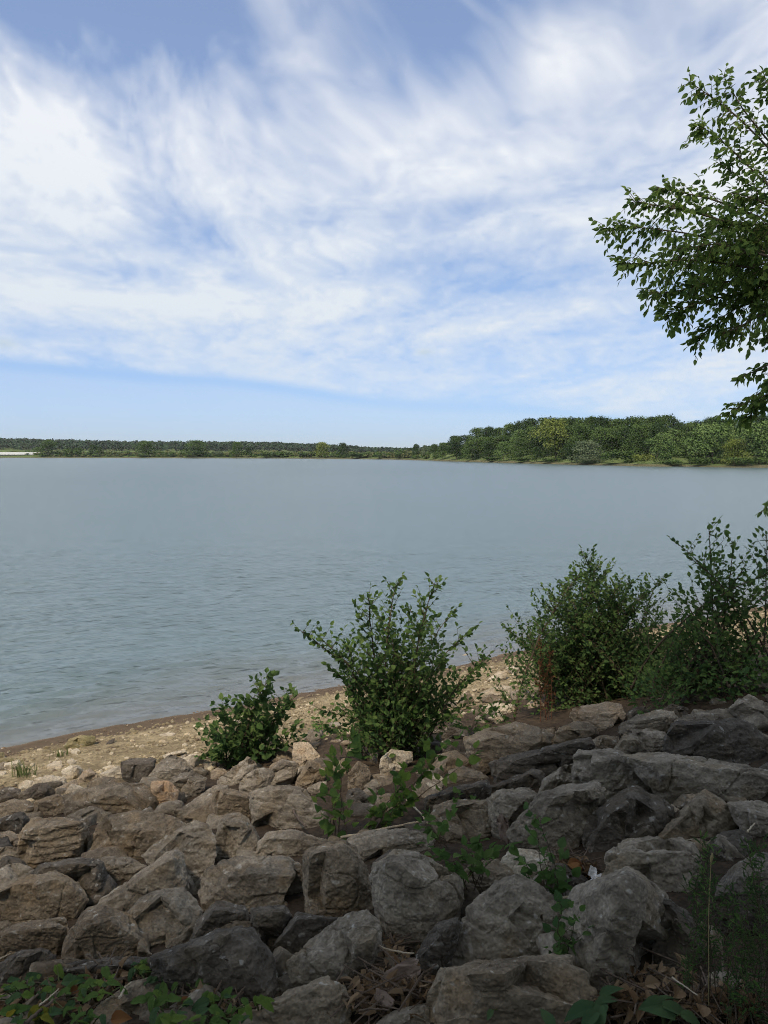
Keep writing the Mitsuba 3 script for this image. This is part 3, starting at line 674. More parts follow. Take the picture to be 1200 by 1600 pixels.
rock('light grey triangular rock behind the large angular boulder', G, '840,1244 852,1218 881,1197 901,1194 899,1223 870,1236 848,1247', '862,1216 885,1205')
rock('large angular boulder with flat top and steep front right of centre', G, '795,1298 822,1269 844,1243 881,1232 932,1225 941,1232 938,1267 929,1278 910,1289 903,1311 888,1334 863,1341 833,1328 804,1316', '848,1250 885,1243 934,1238 905,1285 870,1325 815,1298', front=.2, thick=.8)
rock('strongly layered boulder beside the large angular one', K, '910,1298 918,1280 951,1260 969,1240 995,1232 1028,1247 1054,1269 1039,1297 1024,1315 995,1326 947,1336 925,1336', '940,1275 975,1262 1000,1285 985,1316', front=.2)
rock('long humped boulder in the upper right, the left one of two end to end', G, '899,1183 907,1174 965,1174 980,1183 1017,1207 1043,1220 1043,1244 1020,1246 995,1239 965,1246 943,1260 934,1235 899,1225', '912,1195 965,1186 1015,1220 945,1240', front=.25)
rock('very long flat slab at the right border behind the peaked boulder', G, '978,1183 1024,1177 1090,1186 1127,1192 1167,1197 1214,1205 1218,1260 1163,1260 1138,1252 1097,1246 1046,1246 1040,1222', '1030,1192 1125,1206 1210,1216', front=.05)
rock('peaked boulder with a triangular dark front at the right', B, '1024,1317 1046,1287 1075,1258 1101,1238 1123,1247 1149,1269 1157,1282 1127,1302 1101,1313 1072,1322', '1060,1290 1103,1252 1100,1300', front=.3)
rock('boulder at the right border next to the peaked one', G, '1138,1256 1182,1252 1208,1262 1218,1282 1206,1316 1170,1310 1154,1284', '1160,1266 1200,1278')
rock('small tan rock behind the peaked boulder', TN, '1045,1262 1064,1243 1092,1240 1076,1260 1053,1273', name='stone')
rock('flat-topped light boulder just behind the huge peaked one', G, '938,1390 943,1353 954,1331 980,1313 1024,1313 1083,1313 1093,1339 1085,1385 1070,1410 1039,1405 1009,1390 980,1378 954,1396', '952,1345 1020,1332 1084,1336', front=.35, top=.9)
rock('huge peaked boulder at the bottom right, the largest near the weeds', G, '881,1427 907,1386 951,1390 980,1359 998,1368 1039,1401 1048,1432 1041,1465 1026,1495 1026,1532 998,1552 943,1556 916,1538 899,1498 890,1463', '978,1372 970,1415 948,1460 922,1525', front=.08, top=1.0, thick=.5)
rock('dark shoulder of rock leaning on the huge peaked boulder', K, '1035,1403 1072,1427 1092,1456 1099,1487 1061,1522 1028,1518 1020,1493 1040,1456', '1060,1440 1085,1480 1050,1505')
rock('dark boulder behind the wispy weeds at the right border', K, '1127,1380 1156,1350 1200,1333 1224,1346 1224,1475 1182,1465 1138,1450 1122,1410', '1160,1375 1205,1365 1150,1430')
rock('dark rock above the wispy weeds at the right', K, '1106,1320 1127,1302 1156,1298 1172,1309 1165,1342 1127,1354 1110,1342')
rock('pale rock in the dead leaves behind the wispy weed stems', G, '1096,1560 1110,1522 1140,1520 1166,1540 1160,1568 1119,1592 1099,1582')
rock('small dark rock left of the white litter', K, '853,1379 866,1353 881,1353 916,1375 909,1390 881,1405 857,1405', '870,1362 900,1382')
rock('pale rock behind the climbing vine in the right centre', PL, '780,1350 800,1329 833,1330 863,1342 861,1366 826,1380 780,1376')
rock('brown low rock behind the small leafy plant in the centre', B, '715,1372 735,1352 775,1345 800,1362 790,1390 750,1400 725,1395')
rock('brown rock on the crest left of the flat-topped tan boulder', B, '838,1158 850,1140 868,1137 866,1160 846,1174', name='stone')
rock('brown rock showing through the right bush', B, '1022,1062 1034,1046 1065,1043 1070,1056 1042,1068', '1030,1055 1062,1052')
rock('dark stone at the right border below the big dark crest boulder', K, '1186,1200 1212,1186 1216,1205 1195,1210', name='stone')
# stones at the waterline
rock('olive-brown rock lying at the waterline on the left', OL, '101,1166 107,1156 125,1150 147,1151 150,1158 135,1164 120,1169', name='stone', group='single stones on the beach')
rock('dark stone at the waterline on the left border, nearest the water', OL, '-8,1180 5,1175 7,1182 0,1186 -8,1186', name='stone', group='single stones on the beach')
rock('brown stone at the waterline by the left border, beside the pale slab', OL, '-4,1192 2,1185 20,1185 22,1189 8,1192', name='stone', group='single stones on the beach')
rock('pale rectangular slab on the left edge of the beach', PL, '7,1193 30,1188 31,1200 15,1203 7,1201', '9,1196 29,1193', name='stone', front=.05, group='single stones on the beach')
rock('grey stone left of the pale rectangular slab', G, '-8,1195 7,1191 7,1203 -8,1205', name='stone', group='single stones on the beach')
for lab, pts in [('white flat stone at the left border of the beach', '-6,1205 10,1205 5,1212 -6,1213'), ('long cream flat stone on the beach left of the leafy bush', '255,1180 288,1171 289,1175 265,1181 258,1184'),
                 ('white flat stone touching the dark flat-faced block', '222,1188 235,1183 247,1188 240,1192'), ('white flat stone above the brownish pyramid stone', '160,1200 172,1196 180,1197 175,1203 165,1203'),
                 ('small cream stone right below the olive waterline rock', '111,1173 120,1170 125,1173 118,1179 113,1177'), ('low cream stone just left of the pale tan stone', '74,1196 85,1190 95,1189 97,1197 90,1203 75,1201'),
                 ('little cream stone above the pale tan stone', '105,1189 112,1185 118,1190 110,1196'), ('cream stone beside the left leafy bush at the beach', '282,1188 300,1178 308,1180 306,1190 288,1192'),
                 ('white chunk on the beach behind the left leafy bush', '361,1130 368,1124 376,1124 374,1131 363,1134'), ('dark flat stone on the beach right of the olive waterline rock', '166,1163 172,1157 179,1154 177,1160 170,1165'),
                 ('flat cream stone on the gravel above the rounded grey boulder', '250,1148 262,1145 273,1146 268,1150 254,1151'),
                 ('pale rock sitting in the shallow water left of the left leafy bush', '322,1085 331,1081 342,1081 346,1084 336,1087'), ('tan flat rock in the water right of the middle bush', '718,1027 727,1022 737,1025 730,1029')]:
    rock(lab, K if 'dark' in lab else PL, pts, name='stone', group='single stones on the beach', top=1.3, thick=.4, bulge=.1, cuts=2, rough=.7)
for lab, mat, pts in [('white blocky stone on the strip of beach between the bushes', PL, '762,1062 778,1050 792,1048 790,1060 772,1066'), ('cream flat slab in front of the white blocky stone', PL, '750,1085 775,1072 800,1074 795,1086 765,1092'),
                      ('tan slab lying lowest on the beach strip between the bushes', TN, '822,1102 832,1093 848,1094 850,1106 830,1110'), ('long pale slab under the right part of the middle bush', PL, '752,1104 780,1098 808,1102 800,1116 765,1118'),
                      ('pale slab near the water seen between the bushes', PL, '790,1044 808,1040 822,1045 805,1052'), ('greyish stone on the beach strip beside the reddish dead stalks', G, '798,1082 815,1076 828,1082 820,1096 802,1094'),
                      ('cream stone at the foot of the middle bush on its right', PL, '764,1122 778,1114 790,1120 782,1130'), ('tan rock on the beach seen through the right sapling', TN, '1062,972 1085,962 1108,968 1100,980 1075,982'),
                      ('pink-grey rock on the beach behind the right sapling', TN, '1085,985 1108,976 1128,980 1120,992 1096,994'), ('cream rock on the beach nearest the right border', PL, '1128,950 1150,944 1162,950 1148,958'),
                      ('pale rock low behind the right sapling stems', PL, '1082,1040 1098,1030 1120,1034 1118,1046 1094,1050'), ('grey-white rock beneath the right sapling', G, '1098,1060 1112,1048 1128,1054 1122,1068 1104,1070')]:
    rock(lab, mat, pts, name='stone', group='pale stones seen between the bushes', thick=.5, cuts=3)


# stones wedged in the gaps, pebbles on the beach
def scatter_rock(rng, p, s, flat=.7):
    q = rng.normal(size=(16, 3)); q /= np.linalg.norm(q, axis=1, keepdims=True)
    q = q * np.array([1, .75 + .3 * rng.random(), flat]) * s * (.8 + .4 * rng.random(16))[:, None]
    a = rng.random() * 6.28; R = np.array([[math.cos(a), -math.sin(a), 0], [math.sin(a), math.cos(a), 0], [0, 0, 1]])
    return q @ R.T + p


_rng = np.random.default_rng(77); n_gap = 0; n_side = 0
for X in np.arange(-7.5, 9.5, .33):
    for s in np.arange(-9.3, -2.3, .33):
        xx = X + .2 * _rng.normal(); Y = SHORE0[1] + (s + .15 * _rng.normal() - (xx - SHORE0[0]) * SN[0]) / SN[1]
        if Y < 1.7 or Y > 13:
            continue
        px = 600 + FOC * xx / (Y * math.cos(PITCH)); zz = float(ground_z(xx, Y))
        seen = -30 < px < 1230
        crest = xx > 1.3 and s > -5.2
        if seen and not crest and n_gap < 290:
            n_gap += 1; size = .065 + .095 * _rng.random() ** 1.5
            add('stone', carve(scatter_rock(_rng, np.array([xx, Y, zz - .01 + .05 * size]), size), _rng, .03, size, 2), (G, B, K, G, B)[int(_rng.integers(5))], smooth=True, label='small stone wedged low in the gaps between the boulders', category='stone', group='stones in the gaps between the boulders')


_rng = np.random.default_rng(78)
for X in np.arange(-6.5, 8.5, .40):                                # the bank goes on to both sides of the picture
    for s in np.arange(-9.0, -2.3, .40):
        xx = X + .08 * _rng.normal(); Y = SHORE0[1] + (s + .08 * _rng.normal() - (xx - SHORE0[0]) * SN[0]) / SN[1]
        size = .19 + .13 * _rng.random()
        if Y < .7 or Y > 12 or abs(xx) - 1.25 * size < .482 * Y + .03 or abs(xx) > .482 * Y + 2.6 or (xx > 1.3 and s > -4.6):
            continue
        add('boulder', carve(scatter_rock(_rng, np.array([xx, Y, float(ground_z(xx, Y)) + .15 * size]), size), _rng, .055, size, 7), (G, B, K, G)[int(_rng.integers(4))], label='boulder of the stone bank just outside the picture', category='boulder', group='boulders outside the picture')


def pebbles(name, n, mat, label, seed, smin, smax, srange):
    rng = np.random.default_rng(seed)
    ico = trimesh.creation.icosahedron(); iv, fc = np.array(ico.vertices), np.array(ico.faces)
    X = rng.uniform(-7, 13, n); s = rng.uniform(*srange, n)
    Y = SHORE0[1] + (s - (X - SHORE0[0]) * SN[0]) / SN[1]
    sz = smin + (smax - smin) * rng.random(n) ** 2.5
    c = np.stack([X, Y, ground_z(X, Y) + .15 * sz], -1)
    v = c[:, None] + iv[None] * (sz[:, None] * rng.uniform(.6, 1.25, (n, 3)) * np.array([1, 1, .55]))[:, None] * rng.uniform(.8, 1.2, (n, 12, 1))
    f = fc[None] + 12 * np.arange(n)[:, None, None]
    add(name, (v.reshape(-1, 3), f.reshape(-1, 3)), mat, label=label, category='gravel', kind='stuff')


matte('mat_gravel_tan', rock_color([.225, .187, .112], [.31, .262, .165], [.13, .107, .066], [.205, .16, .088]))
matte('mat_gravel_pale', rock_color([.42, .365, .26], [.54, .48, .36], [.28, .23, .155], [.38, .30, .18]))
matte('mat_gravel_dark', rock_color([.15, .115, .075], [.21, .165, .11], [.085, .065, .045], [.15, .10, .06]))
pebbles('beach_gravel', 9000, 'mat_gravel_tan', 'tan gravel on the beach', 1, .010, .034, (-3.0, -.1))
pebbles('beach_gravel', 2200, 'mat_gravel_pale', 'pale pebbles scattered on the beach gravel', 2, .010, .045, (-3.0, -.35))
pebbles('beach_gravel', 5000, 'mat_gravel_dark', 'dark wet pebbles along the waterline', 3, .008, .026, (-2.4, .15))

# ------------------------------------------------------------------ plants
leafy('mat_leaf_tree', [.125, .205, .052], [.210, .310, .085], 7.0, .48)
leafy('mat_leaf_bush', [.072, .135, .042], [.135, .205, .066], 9.0, .36)
leafy('mat_leaf_bush_dark', [.054, .106, .042], [.100, .165, .058], 9.0, .34)
leafy('mat_leaf_bright', [.100, .175, .036], [.165, .240, .060], 3.0, .40)
leafy('mat_leaf_vine', [.070, .135, .038], [.115, .190, .056], 3.0, .35)
leafy('mat_leaf_waxy', [.055, .105, .050], [.085, .140, .065], 9.0, .25, rough=.42)
leafy('mat_leaf_yellow', [.30, .24, .03], [.18, .19, .035], 9.0, .35)
leafy('mat_leaf_dead', [.16, .105, .06], [.30, .22, .14], 14.0, .2, rough=.8)
leafy('mat_leaf_rust', [.19, .085, .035], [.25, .13, .055], 20.0, .25)
leafy('mat_leaf_red', [.075, .038, .022], [.12, .060, .030], 8.0, .2)
leafy('mat_weed', [.05, .085, .035], [.085, .115, .05], 6.0, .3)
leafy('mat_grass', [.10, .15, .05], [.16, .21, .08], 6.0, .3)


def bark(p, n, uv):
    return mix([.085, .070, .052], [.16, .135, .105], fbm(p.x * 60, p.y * 60, p.z * 9, 3))


matte('mat_bark', proc(bark), bump=lambda p, n, uv: .006 * fbm(p.x * 70, p.y * 70, p.z * 10, 3))
matte('mat_stem', (.085, .065, .045)); matte('mat_stem_green', (.085, .105, .04)); matte('mat_stem_red', (.13, .06, .04))
matte('mat_straw', (.26, .22, .11))
matte('mat_stick', proc(lambda p, n, uv: mix([.36, .30, .21], [.52, .45, .34], fbm(p.x * 90, p.y * 30, p.z * 60, 2))))
matte('mat_stick_dark', proc(lambda p, n, uv: mix([.06, .045, .035], [.15, .115, .085], fbm(p.x * 90, p.y * 30, p.z * 60, 2))))


def leaf_template(fine, fold=.22, curl=.22, heart=0.0):
    us = [0, .10, .30, .55, .80, 1] if fine else [0, .28, .68, 1]
    ws = [0, .27, .48, .46, .24, 0] if fine else [0, .46, .40, 0]
    v = [(0, 0, 0)]
    for u, w in list(zip(us, ws))[1:-1]:
        b = heart * max(0, .3 - u)
        v += [(u - b, -w, fold * w - curl * u * u), (u, 0, -curl * u * u), (u - b, w, fold * w - curl * u * u)]
    v.append((1, 0, -curl)); f = []; n = len(us) - 2; last = len(v) - 1
    f += [(0, 1, 2), (0, 2, 3)]
    for i in range(n - 1):
        a, b = 1 + 3 * i, 4 + 3 * i
        f += [(a, b, b + 1), (a, b + 1, a + 1), (a + 1, b + 1, b + 2), (a + 1, b + 2, a + 2)]
    a = 1 + 3 * (n - 1); f += [(a, last, a + 1), (a + 1, last, a + 2)]
    return np.array(v, float), np.array(f)


LEAF_TOOTH = (lambda t: (t[0] + np.random.default_rng(2).normal(size=t[0].shape) * [.05, .05, .04] * (np.abs(t[0][:, 1:2]) > 0), t[1]))(leaf_template(True, .30, .35))
LEAF, LEAF_FINE, LEAF_HEART = leaf_template(False), leaf_template(True), leaf_template(True, heart=.5, curl=.3)


class Leaves:
    def __init__(self, template=LEAF, aspect=.62):
        self.t, self.aspect, self.rows = template, aspect, []

    def put(self, pos, axis, normal, size):
        self.rows.append((pos, axis, normal, size))

    def arrays(self, idx=None):
        r = self.rows if idx is None else [self.rows[i] for i in idx]
        p = np.array([x[0] for x in r]); a = np.array([x[1] for x in r]); n = np.array([x[2] for x in r]); s = np.array([x[3] for x in r])
        a = a / (np.linalg.norm(a, axis=1, keepdims=True) + 1e-9)
        y = np.cross(n, a); y /= np.linalg.norm(y, axis=1, keepdims=True) + 1e-9
        z = np.cross(a, y)
        tv, tf = self.t
        v = p[:, None] + s[:, None, None] * (tv[None, :, :1] * a[:, None] + self.aspect * tv[None, :, 1:2] * y[:, None] + tv[None, :, 2:] * z[:, None])
        return v.reshape(-1, 3), (tf[None] + len(tv) * np.arange(len(r))[:, None, None]).reshape(-1, 3)

    def build(self, parent, mats, singles, rng, part='leaf', rest='foliage'):
        """The leaves nearest the viewer one by one, the rest as one mass."""
        n = len(self.rows)
        order = np.argsort([np.linalg.norm(r[0] - CAM) - 6 * r[3] + .25 * rng.random() for r in self.rows])
        for i in order[:singles]:
            add(part, self.arrays([i]), mats[int(rng.integers(len(mats)))], parent)
        left = order[singles:]
        if len(left):
            which = rng.integers(len(mats), size=len(left))
            for k, m in enumerate(mats):
                if (which == k).any():
                    add(rest, self.arrays(left[which == k]), m, parent, kind='stuff')


def bez(a, c, b, n=12):
    t = np.linspace(0, 1, n)[:, None]
    return (1 - t) ** 2 * a + 2 * t * (1 - t) * c + t * t * b


def leaf_row(rng, L, pts, size, gap, up=.6, droop=.25, spread=.9, start=.15):
    """Leaves alternating along a twig."""
    seg = np.linalg.norm(np.diff(pts, axis=0), axis=1); s = np.concatenate([[0], np.cumsum(seg)]); side = 1
    for d in np.arange(start * s[-1], s[-1] * 1.001, gap):
        i = min(len(seg) - 1, int(np.searchsorted(s, d, 'right') - 1)); u = (d - s[i]) / (seg[i] + 1e-9)
        p = pts[i] + u * (pts[i + 1] - pts[i]); t = unit(pts[i + 1] - pts[i])
        o = unit(np.cross(t, [0.05, 0.02, 1]) * side + .55 * rng.normal(size=3)); side = -side
        ax = unit(t * .75 + o * spread + np.array([0, 0, -droop]) + .22 * rng.normal(size=3))
        nn = unit(np.array([0, 0, up]) + .55 * rng.normal(size=3) + .15 * o)
        L.put(p, ax, nn, size * rng.uniform(.62, 1.15))
    L.put(pts[-1], unit(pts[-1] - pts[-2]), unit(np.array([0, 0, up]) + .4 * rng.normal(size=3)), size * rng.uniform(.6, 1))


def bush(name, label, base, tips, leaf, mats, twigs=9, twig=.28, gap=.045, t0=.25, r0=.008, spread_base=.12, singles=60, seed=1, template=LEAF, aspect=.62, group=None, category='bush', stem_mat='mat_stem', lean=.55, droop=.25, twig_up=.45, rise=.65):
    rng = np.random.default_rng(seed); k = thing(name, label, category, group); L = Leaves(template, aspect); tw = []
    for tip in tips:
        b = base + np.array([rng.normal() * spread_base, rng.normal() * spread_base * .8, -.06])
        c = b + (tip - b) * np.array([lean * .55, lean * .55, rise])
        pts = bez(b, c, tip, 14) + np.cumsum(rng.normal(size=(14, 3)), 0) * .004
        ln = np.linalg.norm(tip - b)
        add('stem', tube(pts, np.linspace(r0, r0 * .25, 14) * (.6 + .5 * ln), 5), stem_mat, k)
        leaf_row(rng, L, pts[8:], leaf, gap * .8, droop=droop)
        for j in range(max(2, int(twigs * ln))):
            t = t0 + (1 - t0) * (j + rng.random()) / max(2, int(twigs * ln)); i = min(12, int(t * 13))
            p = pts[i] + (t * 13 - i) * (pts[i + 1] - pts[i]); a = rng.random() * 6.28
            d = unit(np.array([math.cos(a), math.sin(a), twig_up]) + .5 * unit(pts[i + 1] - pts[i]))
            l = twig * (1.10 - .86 * t) * rng.uniform(.6, 1.25)
            q = bez(p, p + d * l * .5, p + d * l + np.array([0, 0, l * .18]), 5)
            tw.append(tube(q, np.linspace(r0 * .35, r0 * .15, 5), 3))
            leaf_row(rng, L, q, leaf, gap, droop=droop)
    if tw:
        add('twigs', join(tw), stem_mat, k, kind='stuff')
    L.build(k, mats, singles, rng)
    return k


def tips_px(spec, depth, jitter, rng):
    return [at(x, y, depth + jitter * (rng.random() - .5) * 2) for x, y in spec]


_rng = np.random.default_rng(3)
BU, BD = 'mat_leaf_bush', 'mat_leaf_bush_dark'
b0, d0 = ground_hit(385, 1192)
bush('leafy_bush', 'small dark broad-leaved bush at the edge of the beach, leftmost of the bushes', b0,
     tips_px([(425, 1055), (405, 1075), (455, 1080), (465, 1092), (395, 1095), (370, 1120), (440, 1110), (345, 1110), (318, 1130), (330, 1150), (312, 1185), (350, 1165), (455, 1140), (470, 1160), (420, 1140), (385, 1140), (440, 1170), (330, 1180)], d0, .35, _rng),
     .070, [BU, BD], twigs=22, twig=.30, gap=.052, t0=.05, singles=130, seed=4, template=LEAF_FINE, aspect=.72, droop=.4)
b1, d1 = ground_hit(620, 1185)
bush('leafy_bush', 'middle bush with upright leafy shoots rising against the water', b1,
     tips_px([(622, 912), (680, 912), (570, 940), (592, 965), (475, 990), (505, 1000), (700, 955), (730, 990), (770, 1020), (640, 955), (660, 975), (540, 1000), (610, 1000), (570, 1020), (520, 1050), (740, 1060), (700, 1030), (650, 1030), (600, 1060), (690, 1090), (550, 1090), (500, 1110), (505, 1140), (740, 1100), (640, 1100), (580, 1120), (660, 1130), (720, 1075), (535, 1060), (620, 1130), (560, 1140), (690, 1130)], d1, .40, _rng),
     .057, [BU, BD, BU, 'mat_leaf_vine'], twigs=28, twig=.36, gap=.043, t0=.05, singles=170, seed=5, spread_base=.18)
b2, d2 = ground_hit(930, 1100)
d2 += .35; b2 = at(930, 1100, d2); b2[2] = ground_z(b2[0], b2[1])
bush('leafy_bush', 'widest and densest bush, right of the middle one, on the crest of the bank', b2,
     tips_px([(912, 872), (905, 895), (930, 885), (860, 930), (880, 915), (850, 950), (990, 905), (975, 920), (1030, 905), (1010, 925), (955, 915), (940, 900), (845, 985), (870, 960), (900, 940), (930, 930), (960, 945), (1000, 950), (1030, 960), (1045, 985), (1060, 1010), (800, 985), (808, 1000), (835, 1020), (850, 1040), (860, 1080), (890, 1000), (930, 990), (970, 1000), (1010, 1010), (1040, 1040), (900, 1050), (950, 1040), (1000, 1050), (870, 1100), (1050, 1060), (920, 1080), (980, 1080), (845, 1060), (1025, 1085), (1075, 1000), (1088, 1035), (1075, 1065), (1060, 1030), (1100, 1060)], d2, .5, _rng),
     .049, [BD, BU], twigs=44, twig=.44, gap=.034, t0=.05, singles=150, seed=6, spread_base=.30)
b3, d3 = ground_hit(1120, 1085)
bush('sapling', 'tall airy many-stemmed sapling at the right border, taller than the bush beside it', b3,
     tips_px([(1112, 820), (1058, 848), (1080, 870), (1150, 850), (1195, 840), (1165, 880), (1055, 925), (1090, 900), (1130, 880), (1210, 890), (1185, 920), (1060, 960), (1080, 960), (1140, 930), (1160, 960), (1200, 980), (1220, 930), (1100, 950), (1180, 1010), (1215, 1030), (1130, 990), (1060, 985), (1250, 900), (1240, 990)], d3, .45, _rng),
     .054, [BU, BD, BU, 'mat_leaf_vine'], twigs=14, twig=.36, gap=.044, t0=.22, singles=130, seed=7, spread_base=.26, category='sapling')
b6, d6 = ground_hit(1085, 1092)
bush('leafy_bush', 'low bush filling the space between the widest bush and the tall sapling', b6,
     tips_px([(1050, 990), (1065, 1000), (1080, 985), (1095, 1005), (1110, 1000), (1040, 1030), (1130, 1010), (1150, 1030), (1060, 1050), (1100, 1045), (1130, 1060), (1170, 1050), (1190, 1030), (1200, 1060), (1080, 1070)], d6 + .2, .35, _rng),
     .050, [BU, BD], twigs=26, twig=.30, gap=.042, t0=.08, singles=80, seed=71, spread_base=.35)
b4, d4 = ground_hit(528, 1312)
bush('sapling', 'upright leafy seedling with large yellow-green leaves standing in the rocks', b4,
     tips_px([(548, 1140), (530, 1180), (522, 1200), (508, 1225), (515, 1270)], d4, .04, _rng), .076, ['mat_leaf_vine', 'mat_leaf_bright', 'mat_leaf_vine'], twigs=8, twig=.13, gap=.065, t0=.12, r0=.004, spread_base=.02, singles=120, seed=8, template=LEAF_FINE, aspect=.72, category='sapling', droop=.5)
bush('shrub', 'arching low shrub with bright rounded leaves right of the upright seedling', ground_hit(560, 1300)[0],
     tips_px([(712, 1150), (690, 1165), (660, 1190), (650, 1230), (640, 1255), (615, 1265), (600, 1285), (590, 1260), (625, 1215), (735, 1175)], d4 + .2, .18, _rng), .066, ['mat_leaf_vine', 'mat_leaf_bright'], twigs=7, twig=.16, gap=.07, t0=.3, r0=.0045, spread_base=.03, singles=110, seed=9, template=LEAF_FINE, aspect=.85, category='shrub', rise=.45, lean=.9)
for lab, bp, tips, lf, n, mats, asp in [
    ('low leafy plant in front of the middle bush on its right', (735, 1150), [(700, 1120), (760, 1105), (785, 1095), (720, 1140), (770, 1130), (800, 1090), (690, 1150), (745, 1165)], .065, 11, [BU, 'mat_leaf_vine'], .62),
    ('sprig of the low plant reaching over the sand between the bushes', (800, 1140), [(770, 1075), (790, 1090), (815, 1075), (825, 1100), (785, 1120), (760, 1115)], .05, 12, [BU], .6),
    ('small leafy plant between the boulders in the centre right', (735, 1400), [(790, 1320), (770, 1330), (740, 1325), (720, 1340), (700, 1355), (690, 1345), (715, 1375), (755, 1345), (690, 1385), (670, 1320), (680, 1330)], .070, 9, ['mat_leaf_vine', BU], .66),
    ('pair of dark leaves on a thin stalk left of the small leafy plant', (700, 1330), [(668, 1275), (690, 1285), (660, 1290), (682, 1300)], .065, 5, ['mat_leaf_vine'], .75),
    ('thin trailing vine with spaced leaves hanging over the right boulders', (858, 1420), [(838, 1255), (830, 1290), (850, 1330), (820, 1350), (865, 1360), (885, 1375), (840, 1375), (865, 1390)], .060, 4, [BD, 'mat_leaf_vine'], .80),
    ('vine stalk with drooping leaves in front of the large sloping boulder', (875, 1510), [(870, 1405), (890, 1435), (870, 1450), (893, 1468), (885, 1490), (862, 1475)], .050, 5, [BD, 'mat_leaf_vine'], .80),
    ('two small sprouts on the brown boulder right of the arching shrub', (728, 1290), [(745, 1245), (722, 1250), (706, 1248), (725, 1262)], .050, 3, ['mat_leaf_vine'], .75)]:
    b, d = ground_hit(*bp)
    bush('low_plant', lab, b + np.array([0, 0, .10]), tips_px(tips, d - .12, .10, _rng), lf * .82, mats, twigs=n, twig=.11, gap=.055, t0=.2, r0=.003, spread_base=.03, singles=45, seed=int(sum(bp)), template=LEAF_FINE, aspect=asp, category='plant', group='low plants among the boulders')

# red-brown dead stalks at the left edge of the wide bush
b5, d5 = ground_hit(852, 1125)
bush('dead_stalk', 'reddish-brown dried weed stalk at the left edge of the widest bush', b5, tips_px([(847, 1000), (856, 1015), (862, 1040), (838, 1060), (850, 1030)], d5 - .1, .1, _rng), .035, ['mat_leaf_red'], twigs=22, twig=.07, gap=.022, t0=.25, r0=.004, spread_base=.04, singles=20, seed=10, category='plant', stem_mat='mat_stem_red', aspect=.45)

# ground cover under the right bushes
def cover(label, spots, n, leaf, mats, seed, h=.22, name='ground_cover'):
    rng = np.random.default_rng(seed); L = Leaves(LEAF, .68)
    for x, y, rx, ry in spots:
        for i in range(n):
            p, d = ground_hit(x + rx * rng.normal() * .5, y + ry * rng.normal() * .5)
            p = p + np.array([0, 0, h * rng.random() ** .7])
            a = rng.random() * 6.28
            L.put(p, np.array([math.cos(a), math.sin(a), .1 + .3 * rng.normal()]), unit(np.array([0, 0, .9]) + .5 * rng.normal(size=3)), leaf * rng.uniform(.6, 1.2))
    w = rng.integers(len(mats), size=len(L.rows))
    for k, m in enumerate(mats):
        add(name, L.arrays(np.nonzero(w == k)[0]), m, label=label, category='ground cover', kind='stuff')


cover('low green ground cover under the right bushes', [(1040, 1098, 60, 14), (1110, 1095, 60, 16), (1170, 1085, 50, 22), (985, 1092, 40, 14), (1090, 1075, 70, 14), (1020, 1080, 50, 14), (1160, 1065, 50, 20)], 150, .055, ['mat_leaf_vine', BU, BD], 12, .30)
cover('low bright weeds between the middle bush and the rocks', [(720, 1160, 40, 10), (775, 1150, 40, 10), (700, 1130, 30, 14), (500, 1150, 20, 14), (845, 1105, 22, 16)], 55, .045, ['mat_leaf_vine', BU], 13, .16)


# rosettes of large leaves at the bottom edge
def leaf_plant(name, label, leaves, size, mats, seed, lift=.10, group=None, aspect=.62, template=LEAF_HEART, depth=None, extra=0):
    rng = np.random.default_rng(seed); k = thing(name, label, 'plant', group); pts = []
    leaves = list(leaves) + [(x + 13 * rng.normal(), y + 9 * rng.normal(), rng.uniform(0, 360), sc * rng.uniform(.45, .8)) for x, y, a, sc in leaves for _ in range(extra)]
    for x, y, ang, sc in leaves:
        p, d = ground_hit(x, min(y + 26, 1640)); dd = (depth or d) - .06
        p = at(x, y, dd); a = math.radians(ang); axis = math.cos(a) * RT + math.sin(a) * np.array([0, .85, .45])
        L = Leaves(template, aspect)
        L.put(p - unit(axis) * size * sc * .5, axis, unit(np.array([0, -.30, .9]) + .38 * rng.normal(size=3)), size * sc)
        add('leaf', L.arrays(), mats[int(rng.integers(len(mats)))], k); pts.append(p - unit(axis) * size * sc * .5)
    g = np.mean(pts, 0); g = np.array([g[0], g[1] + .03, min(ground_z(g[0], g[1]) - .02, g[2] - .05)])
    for p in pts:
        add('stalk', tube(bez(g, (g + p) / 2 + np.array([0, 0, .03]), p, 6), np.linspace(.003, .0016, 6), 5), 'mat_stem_green', k)
    return k


WX = 'mat_leaf_waxy'
leaf_plant('broad_leaved_plant', 'rosette of large waxy leaves at the bottom edge, the larger left one', [(905, 1578, 190, 1.2), (957, 1545, 35, 1.0), (952, 1560, 20, .8), (940, 1570, 60, .8), (935, 1592, 250, .9), (855, 1588, 100, .8), (920, 1592, 215, .8)], .085, [WX], 1)
leaf_plant('broad_leaved_plant', 'rosette of large waxy leaves at the bottom edge, right of the larger rosette', [(1020, 1570, 185, 1.0), (1045, 1558, 20, .9), (1060, 1578, -15, 1.1), (1035, 1582, 150, .9), (1080, 1590, -20, .7)], .08, [WX], 2)
leaf_plant('vine_sprig', 'leafy stalk with yellow-spotted leaves in front of the long flat boulder', [(785, 1565, 215, .9), (818, 1550, 50, 1.1), (765, 1585, 235, .45), (838, 1535, 30, .6)], .07, [WX, 'mat_leaf_yellow'], 3)
GP = 'leafy ground plants along the bottom left edge'
